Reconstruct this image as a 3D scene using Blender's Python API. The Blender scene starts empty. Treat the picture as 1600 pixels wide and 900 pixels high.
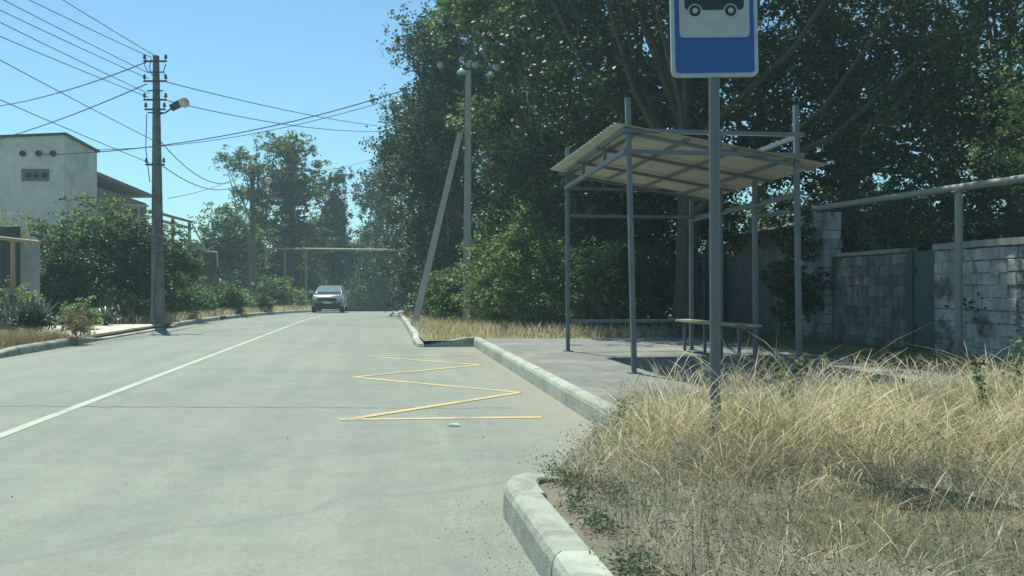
import bpy, math, random
import numpy as np
from mathutils import Vector, Matrix
random.seed(7)
S = bpy.context.scene
COL = S.collection
# ---------------------------------------------------------------- camera, sky, sun, exposure
F = 1400.0; HZ = 453.0; H = 1.2          # focal length in px of the 1600 px photograph, horizon row, eye height (m)
cd = bpy.data.cameras.new("camera"); cam = bpy.data.objects.new("camera", cd); COL.objects.link(cam)
cd.sensor_width = 36; cd.lens = 36 * F / 1600; cd.clip_end = 3000; cd.clip_start = 0.05
cam.location = (0, 0, H); cam.rotation_euler = (math.radians(90) + math.atan((HZ - 450) / F), 0, 0)
S.camera = cam
S.view_settings.view_transform = 'Standard'; S.view_settings.look = 'None'
S.view_settings.gamma = 1; S.view_settings.exposure = 0.6
SUN_AZ, SUN_EL = math.radians(25), math.radians(60)      # azimuth to the left of +Y
w = bpy.data.worlds.new("World"); S.world = w; w.use_nodes = True
nt = w.node_tree; sky = nt.nodes.new("ShaderNodeTexSky"); sky.sky_type = 'NISHITA'; sky.sun_disc = False
sky.sun_elevation = SUN_EL; sky.sun_rotation = -SUN_AZ
sky.air_density = 1.0; sky.dust_density = 0.4; sky.ozone_density = 0.6; sky.altitude = 0
tint = nt.nodes.new("ShaderNodeMix"); tint.data_type = 'RGBA'; tint.blend_type = 'MULTIPLY'; tint.inputs[0].default_value = 1; tint.inputs[7].default_value = (0.69, 1.06, 1.15, 1)
hsv = nt.nodes.new("ShaderNodeHueSaturation"); hsv.inputs["Saturation"].default_value = 1.0
nt.links.new(sky.outputs[0], hsv.inputs["Color"]); nt.links.new(hsv.outputs[0], tint.inputs[6])
bg = nt.nodes["Background"]; nt.links.new(tint.outputs[2], bg.inputs[0]); bg.inputs[1].default_value = 0.078
sl = bpy.data.lights.new("sun", 'SUN'); sl.energy = 4.6; sl.angle = math.radians(0.53); sl.color = (0.95, 1.0, 0.88)
so = bpy.data.objects.new("sun", sl); COL.objects.link(so)
sd = Vector((-math.sin(SUN_AZ) * math.cos(SUN_EL), math.cos(SUN_AZ) * math.cos(SUN_EL), math.sin(SUN_EL)))
so.rotation_euler = sd.to_track_quat('Z', 'Y').to_euler(); so.location = (0, 0, 30)

# ---------------------------------------------------------------- coordinates
TH = math.atan(200 / F); CT, ST = math.cos(TH), math.sin(TH)      # the road runs 8 degrees left of the view axis
def P(px, py, D): return Vector(((px - 800) / F * D, D, H - (py - HZ) / F * D))
def G(px, py, z=0.0):
    D = F * (H - z) / (py - HZ); return P(px, py, D)
def R(u, v, z=0.0): return Vector((u * CT - v * ST, u * ST + v * CT, z))
def UV(p): return (p[0] * CT + p[1] * ST, -p[0] * ST + p[1] * CT)
def hz(v):                                                        # road falls away beyond a crest
    v = np.asarray(v, float); return -0.0004 * np.clip(v - 36, 0, 90) ** 2 - 0.072 * np.clip(v - 126, 0, None) * 0.3
def hzf(v): return float(hz(v))

# ---------------------------------------------------------------- materials
MATS = {}
def newmat(name):
    m = bpy.data.materials.new(name); m.use_nodes = True; n = m.node_tree
    return m, n, n.nodes["Principled BSDF"]
def noise(n, scale, detail=6, rough=0.6, vec=None, dist=0.0):
    t = n.nodes.new("ShaderNodeTexNoise"); t.inputs["Scale"].default_value = scale
    t.inputs["Detail"].default_value = detail; t.inputs["Roughness"].default_value = rough; t.inputs["Distortion"].default_value = dist
    if vec is not None: n.links.new(vec, t.inputs["Vector"])
    return t.outputs["Fac"]
def ramp(n, fac, stops):
    r = n.nodes.new("ShaderNodeValToRGB"); e = r.color_ramp.elements
    while len(e) < len(stops): e.new(0.5)
    for k, (p, c) in enumerate(stops):
        e[k].position = p; e[k].color = (*c, 1) if len(c) == 3 else c
    n.links.new(fac, r.inputs[0]); return r.outputs[0]
def mixc(n, fac, a, b, mode='MIX'):
    x = n.nodes.new("ShaderNodeMix"); x.data_type = 'RGBA'; x.blend_type = mode
    for s, v in ((x.inputs[0], fac), (x.inputs[6], a), (x.inputs[7], b)):
        if isinstance(v, bpy.types.NodeSocket): n.links.new(v, s)
        elif isinstance(v, (int, float)): s.default_value = v
        else: s.default_value = (*v, 1)
    return x.outputs[2]
def pos(n):
    g = n.nodes.new("ShaderNodeNewGeometry"); return g.outputs["Position"]
def bump(n, b, fac, strength, dist=0.01):
    k = n.nodes.new("ShaderNodeBump"); k.inputs["Strength"].default_value = strength; k.inputs["Distance"].default_value = dist
    n.links.new(fac, k.inputs["Height"]); n.links.new(k.outputs[0], b.inputs["Normal"])
def surf(name, c1, c2, scale=3.0, rough=0.8, bstr=0.3, bscale=60, metal=0.0, c3=None, s3=0.6, bd=0.01, vr=(0.9, 1.08), streak=0):
    if name in MATS: return MATS[name]
    m, n, b = newmat(name); p = pos(n)
    f = noise(n, scale, 8, 0.65, p)
    c = ramp(n, f, [(0.32, c1), (0.68, c2)])
    if c3 is not None:
        f3 = noise(n, s3, 5, 0.7, p, 0.6); msk = ramp(n, f3, [(0.50, (0, 0, 0)), (0.64, (1, 1, 1))])
        c = mixc(n, msk, c, c3)
    g = n.nodes.new("ShaderNodeObjectInfo"); rr = n.nodes.new("ShaderNodeMapRange"); n.links.new(g.outputs["Random"], rr.inputs[0])
    rr.inputs[3].default_value = vr[0]; rr.inputs[4].default_value = vr[1]
    if streak:
        mp = n.nodes.new("ShaderNodeMapping"); mp.inputs["Scale"].default_value = (3.2, 3.2, 0.55); n.links.new(p, mp.inputs[0])
        sk = ramp(n, noise(n, 1.0, 6, 0.65, mp.outputs[0]), [(0.40, (0, 0, 0)), (0.62, (1, 1, 1))]); sm = n.nodes.new("ShaderNodeMath"); sm.operation = 'MULTIPLY'; sm.inputs[1].default_value = streak
        n.links.new(sk, sm.inputs[0]); c = mixc(n, sm.outputs[0], c, tuple(x * .35 for x in c1))
    hs = n.nodes.new("ShaderNodeHueSaturation"); n.links.new(rr.outputs[0], hs.inputs["Value"]); n.links.new(c, hs.inputs["Color"])
    n.links.new(hs.outputs[0], b.inputs["Base Color"])
    b.inputs["Roughness"].default_value = rough; b.inputs["Metallic"].default_value = metal
    if bstr: bump(n, b, noise(n, bscale, 6, 0.7, p), bstr, bd)
    MATS[name] = m; return m
def leafmat(name, cols, trans=0.3, rough=0.55, nscale=0.7, spec=0.3):
    if name in MATS: return MATS[name]
    m, n, b = newmat(name); g = n.nodes.new("ShaderNodeNewGeometry")
    c = ramp(n, g.outputs["Random Per Island"], [(k / max(1, len(cols) - 1), cc) for k, cc in enumerate(cols)])
    f = noise(n, nscale, 3, 0.5, g.outputs["Position"])
    v = n.nodes.new("ShaderNodeMapRange"); n.links.new(f, v.inputs[0]); v.inputs[1].default_value = .3; v.inputs[2].default_value = .7
    v.inputs[3].default_value = 0.7; v.inputs[4].default_value = 1.3
    hs = n.nodes.new("ShaderNodeHueSaturation"); n.links.new(v.outputs[0], hs.inputs["Value"]); n.links.new(c, hs.inputs["Color"])
    n.links.new(hs.outputs[0], b.inputs["Base Color"]); b.inputs["Roughness"].default_value = rough
    b.inputs["Specular IOR Level"].default_value = spec
    t = n.nodes.new("ShaderNodeBsdfTranslucent"); n.links.new(hs.outputs[0], t.inputs[0])
    mx = n.nodes.new("ShaderNodeMixShader"); mx.inputs[0].default_value = trans
    n.links.new(b.outputs[0], mx.inputs[1]); n.links.new(t.outputs[0], mx.inputs[2])
    n.links.new(mx.outputs[0], n.nodes["Material Output"].inputs[0])
    MATS[name] = m; return m
def plain(name, c, rough=0.5, metal=0.0, **kw):
    if name in MATS: return MATS[name]
    m, n, b = newmat(name); p = pos(n)
    f = noise(n, 9, 5, 0.6, p); cc = ramp(n, f, [(0.3, tuple(x * 0.86 for x in c)), (0.7, tuple(min(1, x * 1.08) for x in c))])
    n.links.new(cc, b.inputs["Base Color"]); b.inputs["Roughness"].default_value = rough; b.inputs["Metallic"].default_value = metal
    for k, v in kw.items(): b.inputs[k].default_value = v
    MATS[name] = m; return m

def asphalt():
    m, n, b = newmat("asphalt"); p = pos(n)
    f = noise(n, 0.35, 6, 0.6, p, 0.4); f2 = noise(n, 170, 3, 0.8, p); f3 = noise(n, 4.0, 9, 0.8, p)
    c = ramp(n, f, [(0.3, (0.168, 0.188, 0.164)), (0.5, (0.214, 0.226, 0.190)), (0.72, (0.182, 0.196, 0.170))])
    du = n.nodes.new("ShaderNodeVectorMath"); du.operation = 'DOT_PRODUCT'; du.inputs[1].default_value = (CT * 2.4, ST * 2.4, 0); n.links.new(p, du.inputs[0])
    dv = n.nodes.new("ShaderNodeVectorMath"); dv.operation = 'DOT_PRODUCT'; dv.inputs[1].default_value = (-ST * .1, CT * .1, 0); n.links.new(p, dv.inputs[0])
    mpa = n.nodes.new("ShaderNodeCombineXYZ"); n.links.new(du.outputs["Value"], mpa.inputs[0]); n.links.new(dv.outputs["Value"], mpa.inputs[1])
    c = mixc(n, 0.45, c, ramp(n, noise(n, 1.0, 4, 0.6, mpa.outputs[0]), [(0.35, (0.43, 0.43, 0.44)), (0.65, (0.57, 0.57, 0.56))]), 'OVERLAY')
    c = mixc(n, 0.55, c, ramp(n, f2, [(0.3, (0.30, 0.30, 0.30)), (0.5, (0.5, 0.5, 0.5)), (0.75, (0.72, 0.72, 0.70))]), 'OVERLAY')
    c = mixc(n, 0.5, c, ramp(n, f3, [(0.35, (0.40, 0.40, 0.40)), (0.65, (0.59, 0.59, 0.57))]), 'OVERLAY')
    c = mixc(n, 0.6, c, ramp(n, noise(n, 34, 5, 0.8, p), [(0.35, (0.38, 0.38, 0.38)), (0.65, (0.61, 0.61, 0.60))]), 'OVERLAY')
    vp = n.nodes.new("ShaderNodeTexVoronoi"); vp.inputs["Scale"].default_value = 0.42; n.links.new(p, vp.inputs["Vector"])      # old repair patches, each a shade of its own
    sp_ = n.nodes.new("ShaderNodeSeparateColor"); n.links.new(vp.outputs["Color"], sp_.inputs[0])
    c = mixc(n, 0.3, c, ramp(n, sp_.outputs[0], [(0.0, (0.44, 0.44, 0.45)), (1.0, (0.56, 0.56, 0.55))]), 'OVERLAY')
    # dark oil spots and tar scars
    v = n.nodes.new("ShaderNodeTexVoronoi"); v.inputs["Scale"].default_value = 1.15; v.inputs["Randomness"].default_value = 1
    mp = n.nodes.new("ShaderNodeMapping"); mp.inputs["Scale"].default_value = (1.0, 2.4, 1); n.links.new(p, mp.inputs[0])
    wob = n.nodes.new("ShaderNodeVectorMath"); wob.operation = 'ADD'; nn = n.nodes.new("ShaderNodeTexNoise"); nn.inputs["Scale"].default_value = 11
    n.links.new(p, nn.inputs["Vector"]); sc = n.nodes.new("ShaderNodeVectorMath"); sc.operation = 'SCALE'; sc.inputs[3].default_value = 0.22
    n.links.new(nn.outputs["Color"], sc.inputs[0]); n.links.new(mp.outputs[0], wob.inputs[0]); n.links.new(sc.outputs[0], wob.inputs[1])
    n.links.new(wob.outputs[0], v.inputs["Vector"])
    spot = ramp(n, v.outputs["Distance"], [(0.035, (1, 1, 1)), (0.06, (0, 0, 0))])
    gate = ramp(n, noise(n, 0.9, 2, 0.5, p), [(0.5, (0, 0, 0)), (0.56, (0.75, 0.75, 0.75))])
    msk = mixc(n, 1.0, spot, gate, 'MULTIPLY')
    c = mixc(n, msk, c, (0.07, 0.075, 0.075))
    # hairline cracks
    v2 = n.nodes.new("ShaderNodeTexVoronoi"); v2.feature = 'DISTANCE_TO_EDGE'; v2.inputs["Scale"].default_value = 0.11
    w2 = n.nodes.new("ShaderNodeVectorMath"); w2.operation = 'ADD'; s2 = n.nodes.new("ShaderNodeVectorMath"); s2.operation = 'SCALE'; s2.inputs[3].default_value = 0.5
    n3 = n.nodes.new("ShaderNodeTexNoise"); n3.inputs["Scale"].default_value = 1.6; n3.inputs["Detail"].default_value = 8; n.links.new(p, n3.inputs["Vector"])
    n.links.new(n3.outputs["Color"], s2.inputs[0]); n.links.new(p, w2.inputs[0]); n.links.new(s2.outputs[0], w2.inputs[1]); n.links.new(w2.outputs[0], v2.inputs["Vector"])
    ck = ramp(n, v2.outputs["Distance"], [(0.0, (0.55, 0.55, 0.55)), (0.0022, (0, 0, 0))])
    c = mixc(n, ck, c, (0.165, 0.17, 0.155))
    # pale silt gathered along the right-hand gutter, u = x cos + y sin
    dot = n.nodes.new("ShaderNodeVectorMath"); dot.operation = 'DOT_PRODUCT'; dot.inputs[1].default_value = (CT, ST, 0); n.links.new(p, dot.inputs[0])
    ad = n.nodes.new("ShaderNodeMath"); ad.operation = 'ADD'; n.links.new(dot.outputs["Value"], ad.inputs[0])
    ns = n.nodes.new("ShaderNodeMath"); ns.operation = 'MULTIPLY'; ns.inputs[1].default_value = 1.3; n.links.new(noise(n, 1.7, 7, 0.75, p), ns.inputs[0])
    n.links.new(ns.outputs[0], ad.inputs[1])
    silt = n.nodes.new("ShaderNodeMapRange"); n.links.new(ad.outputs[0], silt.inputs[0]); silt.inputs[1].default_value = 1.55; silt.inputs[2].default_value = 2.7
    silt.inputs[4].default_value = 0.75
    c = mixc(n, silt.outputs[0], c, (0.27, 0.235, 0.175))
    n.links.new(c, b.inputs["Base Color"]); b.inputs["Roughness"].default_value = 0.85; b.inputs["Specular IOR Level"].default_value = 0.35
    bump(n, b, f2, 0.35, 0.006); return m
M_ASPH = asphalt()
def paint(name, col, wear=0.45):
    m, n, b = newmat(name); p = pos(n)
    f = noise(n, 26, 6, 0.8, p); f2 = noise(n, 1.3, 4, 0.6, p)
    a = mixc(n, 0.45, ramp(n, f, [(0.2, (0, 0, 0)), (0.8, (1, 1, 1))]), ramp(n, f2, [(0.2, (0, 0, 0)), (0.8, (1, 1, 1))]))
    msk = ramp(n, a, [(wear - 0.09, (0, 0, 0)), (wear + 0.06, (1, 1, 1))])
    c = mixc(n, msk, (0.21, 0.21, 0.18), col); n.links.new(c, b.inputs["Base Color"]); b.inputs["Roughness"].default_value = 0.75; return m
M_WHITE_LINE = paint("road_paint_white", (0.36, 0.38, 0.30), 0.42)
M_YELLOW_LINE = paint("road_paint_yellow", (0.52, 0.37, 0.15), 0.45)
M_KERB = surf("kerb_concrete", (0.31, 0.33, 0.27), (0.44, 0.45, 0.37), 7, 0.88, 0.8, 45, c3=(0.235, 0.235, 0.185), s3=2.6, bd=0.012, vr=(.86, 1.1))
M_PLAT = surf("platform_asphalt", (0.13, 0.135, 0.125), (0.225, 0.225, 0.20), 3.4, 0.9, 0.7, 70, c3=(0.27, 0.255, 0.205), s3=0.9)
M_CONC = surf("pale_concrete", (0.42, 0.40, 0.31), (0.55, 0.52, 0.42), 3, 0.85, 0.3, 70)
M_DIRT = surf("dry_soil", (0.17, 0.145, 0.105), (0.28, 0.245, 0.18), 4, 0.95, 0.8, 40, c3=(0.10, 0.11, 0.055), s3=0.8, bd=0.03)
M_DRYG = surf("dry_turf", (0.22, 0.17, 0.08), (0.33, 0.26, 0.12), 6, 0.95, 0.8, 50, c3=(0.10, 0.13, 0.05), s3=0.35, bd=0.03)
M_GROUND = surf("green_ground", (0.05, 0.07, 0.03), (0.12, 0.12, 0.06), 1.5, 0.95, 0.6, 30)
M_POLE = surf("pole_concrete", (0.13, 0.13, 0.12), (0.2, 0.195, 0.17), 6, 0.9, 0.4, 60, c3=(0.08, 0.08, 0.08), s3=2.5)
M_POLE2 = surf("pale_pole_concrete", (0.30, 0.31, 0.29), (0.42, 0.42, 0.38), 6, 0.9, 0.4, 60)
def worn_steel():
    m, n, b = newmat("grey_painted_steel"); p = pos(n)
    c = ramp(n, noise(n, 5, 6, .65, p), [(.3, (.088, .115, .128)), (.7, (.125, .155, .168))])
    rm = ramp(n, noise(n, 14, 8, .75, p, .4), [(.56, (0, 0, 0)), (.64, (.85, .85, .85))]); c = mixc(n, rm, c, (.13, .075, .045))
    n.links.new(c, b.inputs["Base Color"]); b.inputs["Roughness"].default_value = .45; bump(n, b, noise(n, 60, 4, .6, p), .15, .003); return m
M_STEEL = worn_steel()
M_DSTEEL = plain("dark_steel", (0.05, 0.055, 0.06), 0.5, 0.4)
M_POST = plain("sign_post_grey", (0.12, 0.145, 0.145), 0.45)
M_ROOF = plain("beige_roof_sheet", (0.47, 0.455, 0.39), 0.55)
M_WOOD = surf("bench_wood", (0.32, 0.27, 0.17), (0.42, 0.36, 0.25), 8, 0.8, 0.3, 60)
M_PIPE = plain("pale_pipe_paint", (0.42, 0.40, 0.24), 0.55)
M_PIPEG = plain("grey_pipe_paint", (0.22, 0.24, 0.21), 0.55)
M_BLOCK = surf("limestone_block", (0.36, 0.38, 0.36), (0.72, 0.74, 0.70), 2.0, 0.95, 0.9, 22, c3=(0.13, 0.13, 0.115), s3=1.7, bd=0.05, vr=(0.85, 1.12), streak=.45)
M_MORTAR = surf("mortar", (0.12, 0.12, 0.11), (0.2, 0.2, 0.18), 9, 0.95, 0.6, 50)
M_WHITEW = surf("whitewash", (0.55, 0.56, 0.52), (0.72, 0.72, 0.66), 4, 0.9, 0.4, 30, c3=(0.4, 0.38, 0.32), s3=1.6)
M_BARK = surf("bark", (0.05, 0.042, 0.032), (0.11, 0.095, 0.075), 9, 0.95, 0.9, 25, bd=0.03)
M_PBARK = surf("pale_bark", (0.12, 0.11, 0.09), (0.2, 0.18, 0.15), 9, 0.95, 0.9, 25, bd=0.03)
M_WIRE = plain("wire", (0.07, 0.085, 0.10), 0.6)
M_INS = plain("white_porcelain", (0.7, 0.72, 0.7), 0.2)
M_GLASSINS = plain("green_glass", (0.35, 0.6, 0.52), 0.1)
M_BLACK = plain("black_rubber", (0.02, 0.02, 0.022), 0.7)
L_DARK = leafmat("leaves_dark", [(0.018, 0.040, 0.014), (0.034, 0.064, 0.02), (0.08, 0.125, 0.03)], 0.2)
L_MID = leafmat("leaves_mid", [(0.04, 0.08, 0.02), (0.09, 0.16, 0.04), (0.30, 0.38, 0.14)], 0.46)  # palest tone raised to paint sunlit leaves into the colour
L_BRIGHT = leafmat("leaves_bright", [(0.09, 0.15, 0.035), (0.19, 0.27, 0.07), (0.44, 0.50, 0.20)], 0.48)  # sunlit brightness partly put into these pale tones
L_POP = leafmat("leaves_poplar", [(0.022, 0.05, 0.02), (0.05, 0.095, 0.038), (0.17, 0.22, 0.11)], 0.3, 0.5, spec=.3)  # last tone brightened to stand in for sunlit leaf highlights
L_ACA = leafmat("leaves_acacia", [(0.06, 0.09, 0.03), (0.12, 0.16, 0.05), (0.22, 0.26, 0.09)], 0.5)
L_YUC = leafmat("leaves_yucca", [(0.05, 0.08, 0.06), (0.09, 0.12, 0.09), (0.16, 0.18, 0.13)], 0.12, 0.35)
L_STRAW = leafmat("straw", [(0.32, 0.25, 0.13), (0.54, 0.46, 0.26), (0.74, 0.68, 0.50), (0.46, 0.35, 0.18)], 0.42, 0.7, 1.2)
L_STRAWR = leafmat("straw_reddish", [(0.24, 0.17, 0.09), (0.38, 0.29, 0.15), (0.50, 0.43, 0.26)], 0.35, 0.7, 1.2)
L_GGRASS = leafmat("green_grass", [(0.05, 0.085, 0.03), (0.09, 0.13, 0.045), (0.16, 0.17, 0.07)], 0.3, 0.7, 1.5)
L_WEED = leafmat("weeds", [(0.07, 0.105, 0.055), (0.12, 0.165, 0.08), (0.20, 0.23, 0.13)], 0.35, 0.7, 2.0)

# ---------------------------------------------------------------- objects
ORG = {}
def tag(o, label=None, cat=None, group=None, kind=None):
    if label: o["label"] = label
    if cat: o["category"] = cat
    if group: o["group"] = group
    if kind: o["kind"] = kind
    return o
def empty(name, loc, label=None, cat=None, group=None, kind=None):
    o = bpy.data.objects.new(name, None); COL.objects.link(o); o.location = loc; o.empty_display_size = 0.3
    ORG[o.name] = Vector(loc); return tag(o, label, cat, group, kind)
def link(name, me, parent=None, org=None):
    o = bpy.data.objects.new(name, me); COL.objects.link(o)
    if parent is not None:
        o.parent = parent; ORG[o.name] = ORG[parent.name].copy()
    else:
        ORG[o.name] = Vector(org) if org is not None else Vector((0, 0, 0)); o.location = ORG[o.name]
    return o
class MB:
    def __init__(s): s.v = []; s.f = []
    def add(s, vs, fs):
        k = len(s.v); s.v += [Vector(a) for a in vs]; s.f += [tuple(i + k for i in f) for f in fs]; return s
    def box(s, c, d, rot=None):
        c = Vector(c); x, y, z = d[0] / 2, d[1] / 2, d[2] / 2
        vs = [Vector(a) for a in ((-x, -y, -z), (x, -y, -z), (x, y, -z), (-x, y, -z), (-x, -y, z), (x, -y, z), (x, y, z), (-x, y, z))]
        if rot is not None: vs = [rot @ a for a in vs]
        return s.add([c + a for a in vs], [(0, 3, 2, 1), (4, 5, 6, 7), (0, 1, 5, 4), (1, 2, 6, 5), (2, 3, 7, 6), (3, 0, 4, 7)])
    def beam(s, p0, p1, w, h, w1=None, h1=None, up=(0, 0, 1)):
        p0 = Vector(p0); p1 = Vector(p1); d = (p1 - p0).normalized(); u = Vector(up)
        if abs(d.dot(u)) > 0.98: u = R(0, 1, 0)
        a = d.cross(u).normalized(); b = a.cross(d).normalized(); w1 = w if w1 is None else w1; h1 = h if h1 is None else h1
        vs = [p0 + a * i * w / 2 + b * j * h / 2 for i, j in ((-1, -1), (1, -1), (1, 1), (-1, 1))] + [p1 + a * i * w1 / 2 + b * j * h1 / 2 for i, j in ((-1, -1), (1, -1), (1, 1), (-1, 1))]
        return s.add(vs, [(0, 1, 2, 3), (7, 6, 5, 4), (0, 4, 5, 1), (1, 5, 6, 2), (2, 6, 7, 3), (3, 7, 4, 0)])
    def tube(s, pts, r, n=8, cap=True):
        pts = [Vector(p) for p in pts]; rs = r if isinstance(r, (list, tuple)) else [r] * len(pts); vs = []; a = None
        for i, p in enumerate(pts):
            d = (pts[min(i + 1, len(pts) - 1)] - pts[max(i - 1, 0)]).normalized()
            if a is None:
                a = d.orthogonal().normalized()
            a = (a - d * a.dot(d)).normalized(); b = d.cross(a)
            vs += [p + (a * math.cos(t) + b * math.sin(t)) * rs[i] for t in [2 * math.pi * k / n for k in range(n)]]
        fs = [(i * n + k, i * n + (k + 1) % n, (i + 1) * n + (k + 1) % n, (i + 1) * n + k) for i in range(len(pts) - 1) for k in range(n)]
        if cap: fs += [tuple(range(n))[::-1], tuple((len(pts) - 1) * n + k for k in range(n))]
        return s.add(vs, fs)
    def lathe(s, c, axis, prof, n=12):
        c = Vector(c); ax = Vector(axis).normalized(); a = ax.orthogonal().normalized(); b = ax.cross(a)
        return s.loft([[c + ax * h + (a * math.cos(2 * math.pi * k / n) + b * math.sin(2 * math.pi * k / n)) * max(r, 1e-4) for k in range(n)] for h, r in prof])
    def prism(s, poly, z0, z1):            # poly: list of (x, y) world, counter-clockwise seen from above
        n = len(poly); vs = [(x, y, z0) for x, y in poly] + [(x, y, z1) for x, y in poly]
        return s.add(vs, [tuple(range(n))[::-1], tuple(range(n, 2 * n))] + [(i, (i + 1) % n, n + (i + 1) % n, n + i) for i in range(n)])
    def loft(s, rings, cap=True):
        n = len(rings[0]); vs = [p for r in rings for p in r]
        fs = [(i * n + k, i * n + (k + 1) % n, (i + 1) * n + (k + 1) % n, (i + 1) * n + k) for i in range(len(rings) - 1) for k in range(n)]
        if cap: fs += [tuple(range(n))[::-1], tuple((len(rings) - 1) * n + k for k in range(n))]
        return s.add(vs, fs)
    def build(s, name, mat, parent=None, label=None, cat=None, group=None, kind=None, smooth=False, org=None):
        if parent is not None: o0 = ORG[parent.name]
        elif org is not None: o0 = Vector(org)
        else:
            xs = [a.x for a in s.v]; ys = [a.y for a in s.v]; zs = [a.z for a in s.v]
            o0 = Vector(((min(xs) + max(xs)) / 2, (min(ys) + max(ys)) / 2, min(zs)))
        me = bpy.data.meshes.new(name); me.from_pydata([tuple(a - o0) for a in s.v], [], s.f); me.materials.append(mat)
        import bmesh
        bm = bmesh.new(); bm.from_mesh(me); bmesh.ops.recalc_face_normals(bm, faces=bm.faces); bm.to_mesh(me); bm.free()
        if smooth:
            me.polygons.foreach_set("use_smooth", [True] * len(me.polygons)); me.set_sharp_from_angle(angle=math.radians(38))
        o = link(name, me, parent, o0)
        return tag(o, label, cat, group, kind)
def np_mesh(name, verts, faces4=None, faces3=None, mat=None, parent=None, org=(0, 0, 0), **t):
    o0 = ORG[parent.name] if parent is not None else Vector(org)
    verts = np.asarray(verts, np.float32) - np.array(o0, np.float32)
    me = bpy.data.meshes.new(name); me.vertices.add(len(verts)); me.vertices.foreach_set("co", verts.ravel())
    loops = []; starts = []; tot = 0
    if faces4 is not None and len(faces4):
        loops.append(np.asarray(faces4, np.int32).ravel()); starts.append(np.arange(len(faces4)) * 4); tot = len(faces4) * 4
    if faces3 is not None and len(faces3):
        loops.append(np.asarray(faces3, np.int32).ravel()); starts.append(tot + np.arange(len(faces3)) * 3)
    L = np.concatenate(loops); st = np.concatenate(starts).astype(np.int32)
    me.loops.add(len(L)); me.loops.foreach_set("vertex_index", L); me.polygons.add(len(st)); me.polygons.foreach_set("loop_start", st)
    me.update(calc_edges=True); me.materials.append(mat)
    o = link(name, me, parent, o0); return tag(o, **t)
def copy_tree(o, loc=None, parent=None):
    c = o.copy(); COL.objects.link(c); ORG[c.name] = ORG[o.name]
    if parent is not None: c.parent = parent
    if loc is not None: c.location = loc
    for ch in list(o.children): copy_tree(ch, None, c)
    return c

# ---------------------------------------------------------------- leaves, trees, grass generators
def unit(a): return a / np.maximum(np.linalg.norm(a, axis=-1, keepdims=True), 1e-6)
def leaf_quads(c, L, W, rng, upbias=0.5, droop=0.0):
    N = len(c); a = rng.normal(size=(N, 3)); a[:, 2] = a[:, 2] * 0.6 - droop; a = unit(a)
    n = rng.normal(size=(N, 3)); n[:, 2] += upbias; b = unit(np.cross(n, a)); n = np.cross(a, b)
    L = L * rng.uniform(0.65, 1.3, (N, 1)); W = W * rng.uniform(0.7, 1.25, (N, 1))
    v = np.stack([c - a * L / 2, c + b * W / 2 + n * W * 0.12 - a * L * 0.06, c + a * L / 2, c - b * W / 2 + n * W * 0.12 - a * L * 0.06], 1).reshape(-1, 3)
    return v, np.arange(N * 4).reshape(N, 4)
def crown_pts(lobes, nclump, per, crad, rng, shell=2.0, flat=0.7):
    nclump = int(nclump * .86); nm = max(12, nclump // 6); full = nclump; nclump = nm
    lob = np.array([l[:3] for l in lobes], float); rad = np.array([l[3:6] for l in lobes], float)
    vol = rad.prod(axis=1) ** 0.75; idx = rng.choice(len(lob), nclump, p=vol / vol.sum())
    d = unit(rng.normal(size=(nclump, 3))); r = rng.uniform(0, 1, (nclump, 1)) ** (1 / (1 + shell))
    wob = 1 + 0.16 * np.sin(d[:, :1] * 7 + idx[:, None]) * np.cos(d[:, 1:2] * 6 + d[:, 2:3] * 5)
    mac = lob[idx] + d * r * wob * rad[idx]; nclump = full
    pick = rng.integers(0, nm, nclump); mo = rng.normal(size=(nclump, 3)) * crad * 0.9; mo[:, 2] *= 0.75
    cc = mac[pick] + mo; crad = crad * 0.62
    k = rng.integers(int(per * 0.5), int(per * 1.5) + 1, nclump); who = np.repeat(np.arange(nclump), k)
    cr = crad * rng.uniform(0.5, 1.35, (nclump, 1))
    off = rng.normal(size=(len(who), 3)) * 0.5; off[:, 2] *= flat
    return cc[who] + off * cr[who], cc
def tree(name, label, base, th, tr, lobes, nclump, per, crad, leaf, mat, seed, cat="tree", group=None, bark=None, shell=2.0, flat=0.7, upbias=0.5, limbs=9, lw=0.62, droop=0.1, lean=(0, 0)):
    rng = np.random.default_rng(seed); base = Vector(base); rd = random.Random(seed)
    root = empty(name, base, label, cat, group)
    ab = [(base.x + l[0], base.y + l[1], base.z + l[2], *l[3:]) for l in lobes]
    pts, cc = crown_pts(ab, nclump, per, crad, rng, shell, flat)
    v, f = leaf_quads(pts, leaf, leaf * lw, rng, upbias, droop)
    np_mesh("crown" if cat == "tree" else "foliage", v, f, None, mat, root)
    t = MB(); top = base + Vector((lean[0], lean[1], th)); mid = base.lerp(top, 0.5) + Vector((rd.uniform(-.1, .1), rd.uniform(-.1, .1), 0)) * min(1, th * .3)
    t.tube([base - Vector((0, 0, .1)), base + Vector((0, 0, th * 0.06)), mid, top], [tr * 1.5, tr * 1.1, tr * 0.85, tr * 0.5], 9)
    t.build("trunk" if cat == "tree" else "stem", bark or M_BARK, root, smooth=True)
    b = MB(); order = rng.permutation(len(cc))[:limbs]
    for i in order:
        e = Vector(cc[i]); s0 = base.lerp(top, rd.uniform(0.45, 0.98)); m = s0.lerp(e, 0.5) + Vector((rd.uniform(-.3, .3), rd.uniform(-.3, .3), -0.15 * (e - s0).length * 0.5))
        b.tube([s0, m, e], [tr * 0.36, tr * 0.22, tr * 0.06], 5)
    b.build("branches" if cat == "tree" else "twigs", bark or M_BARK, root, smooth=True)
    return root
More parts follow.
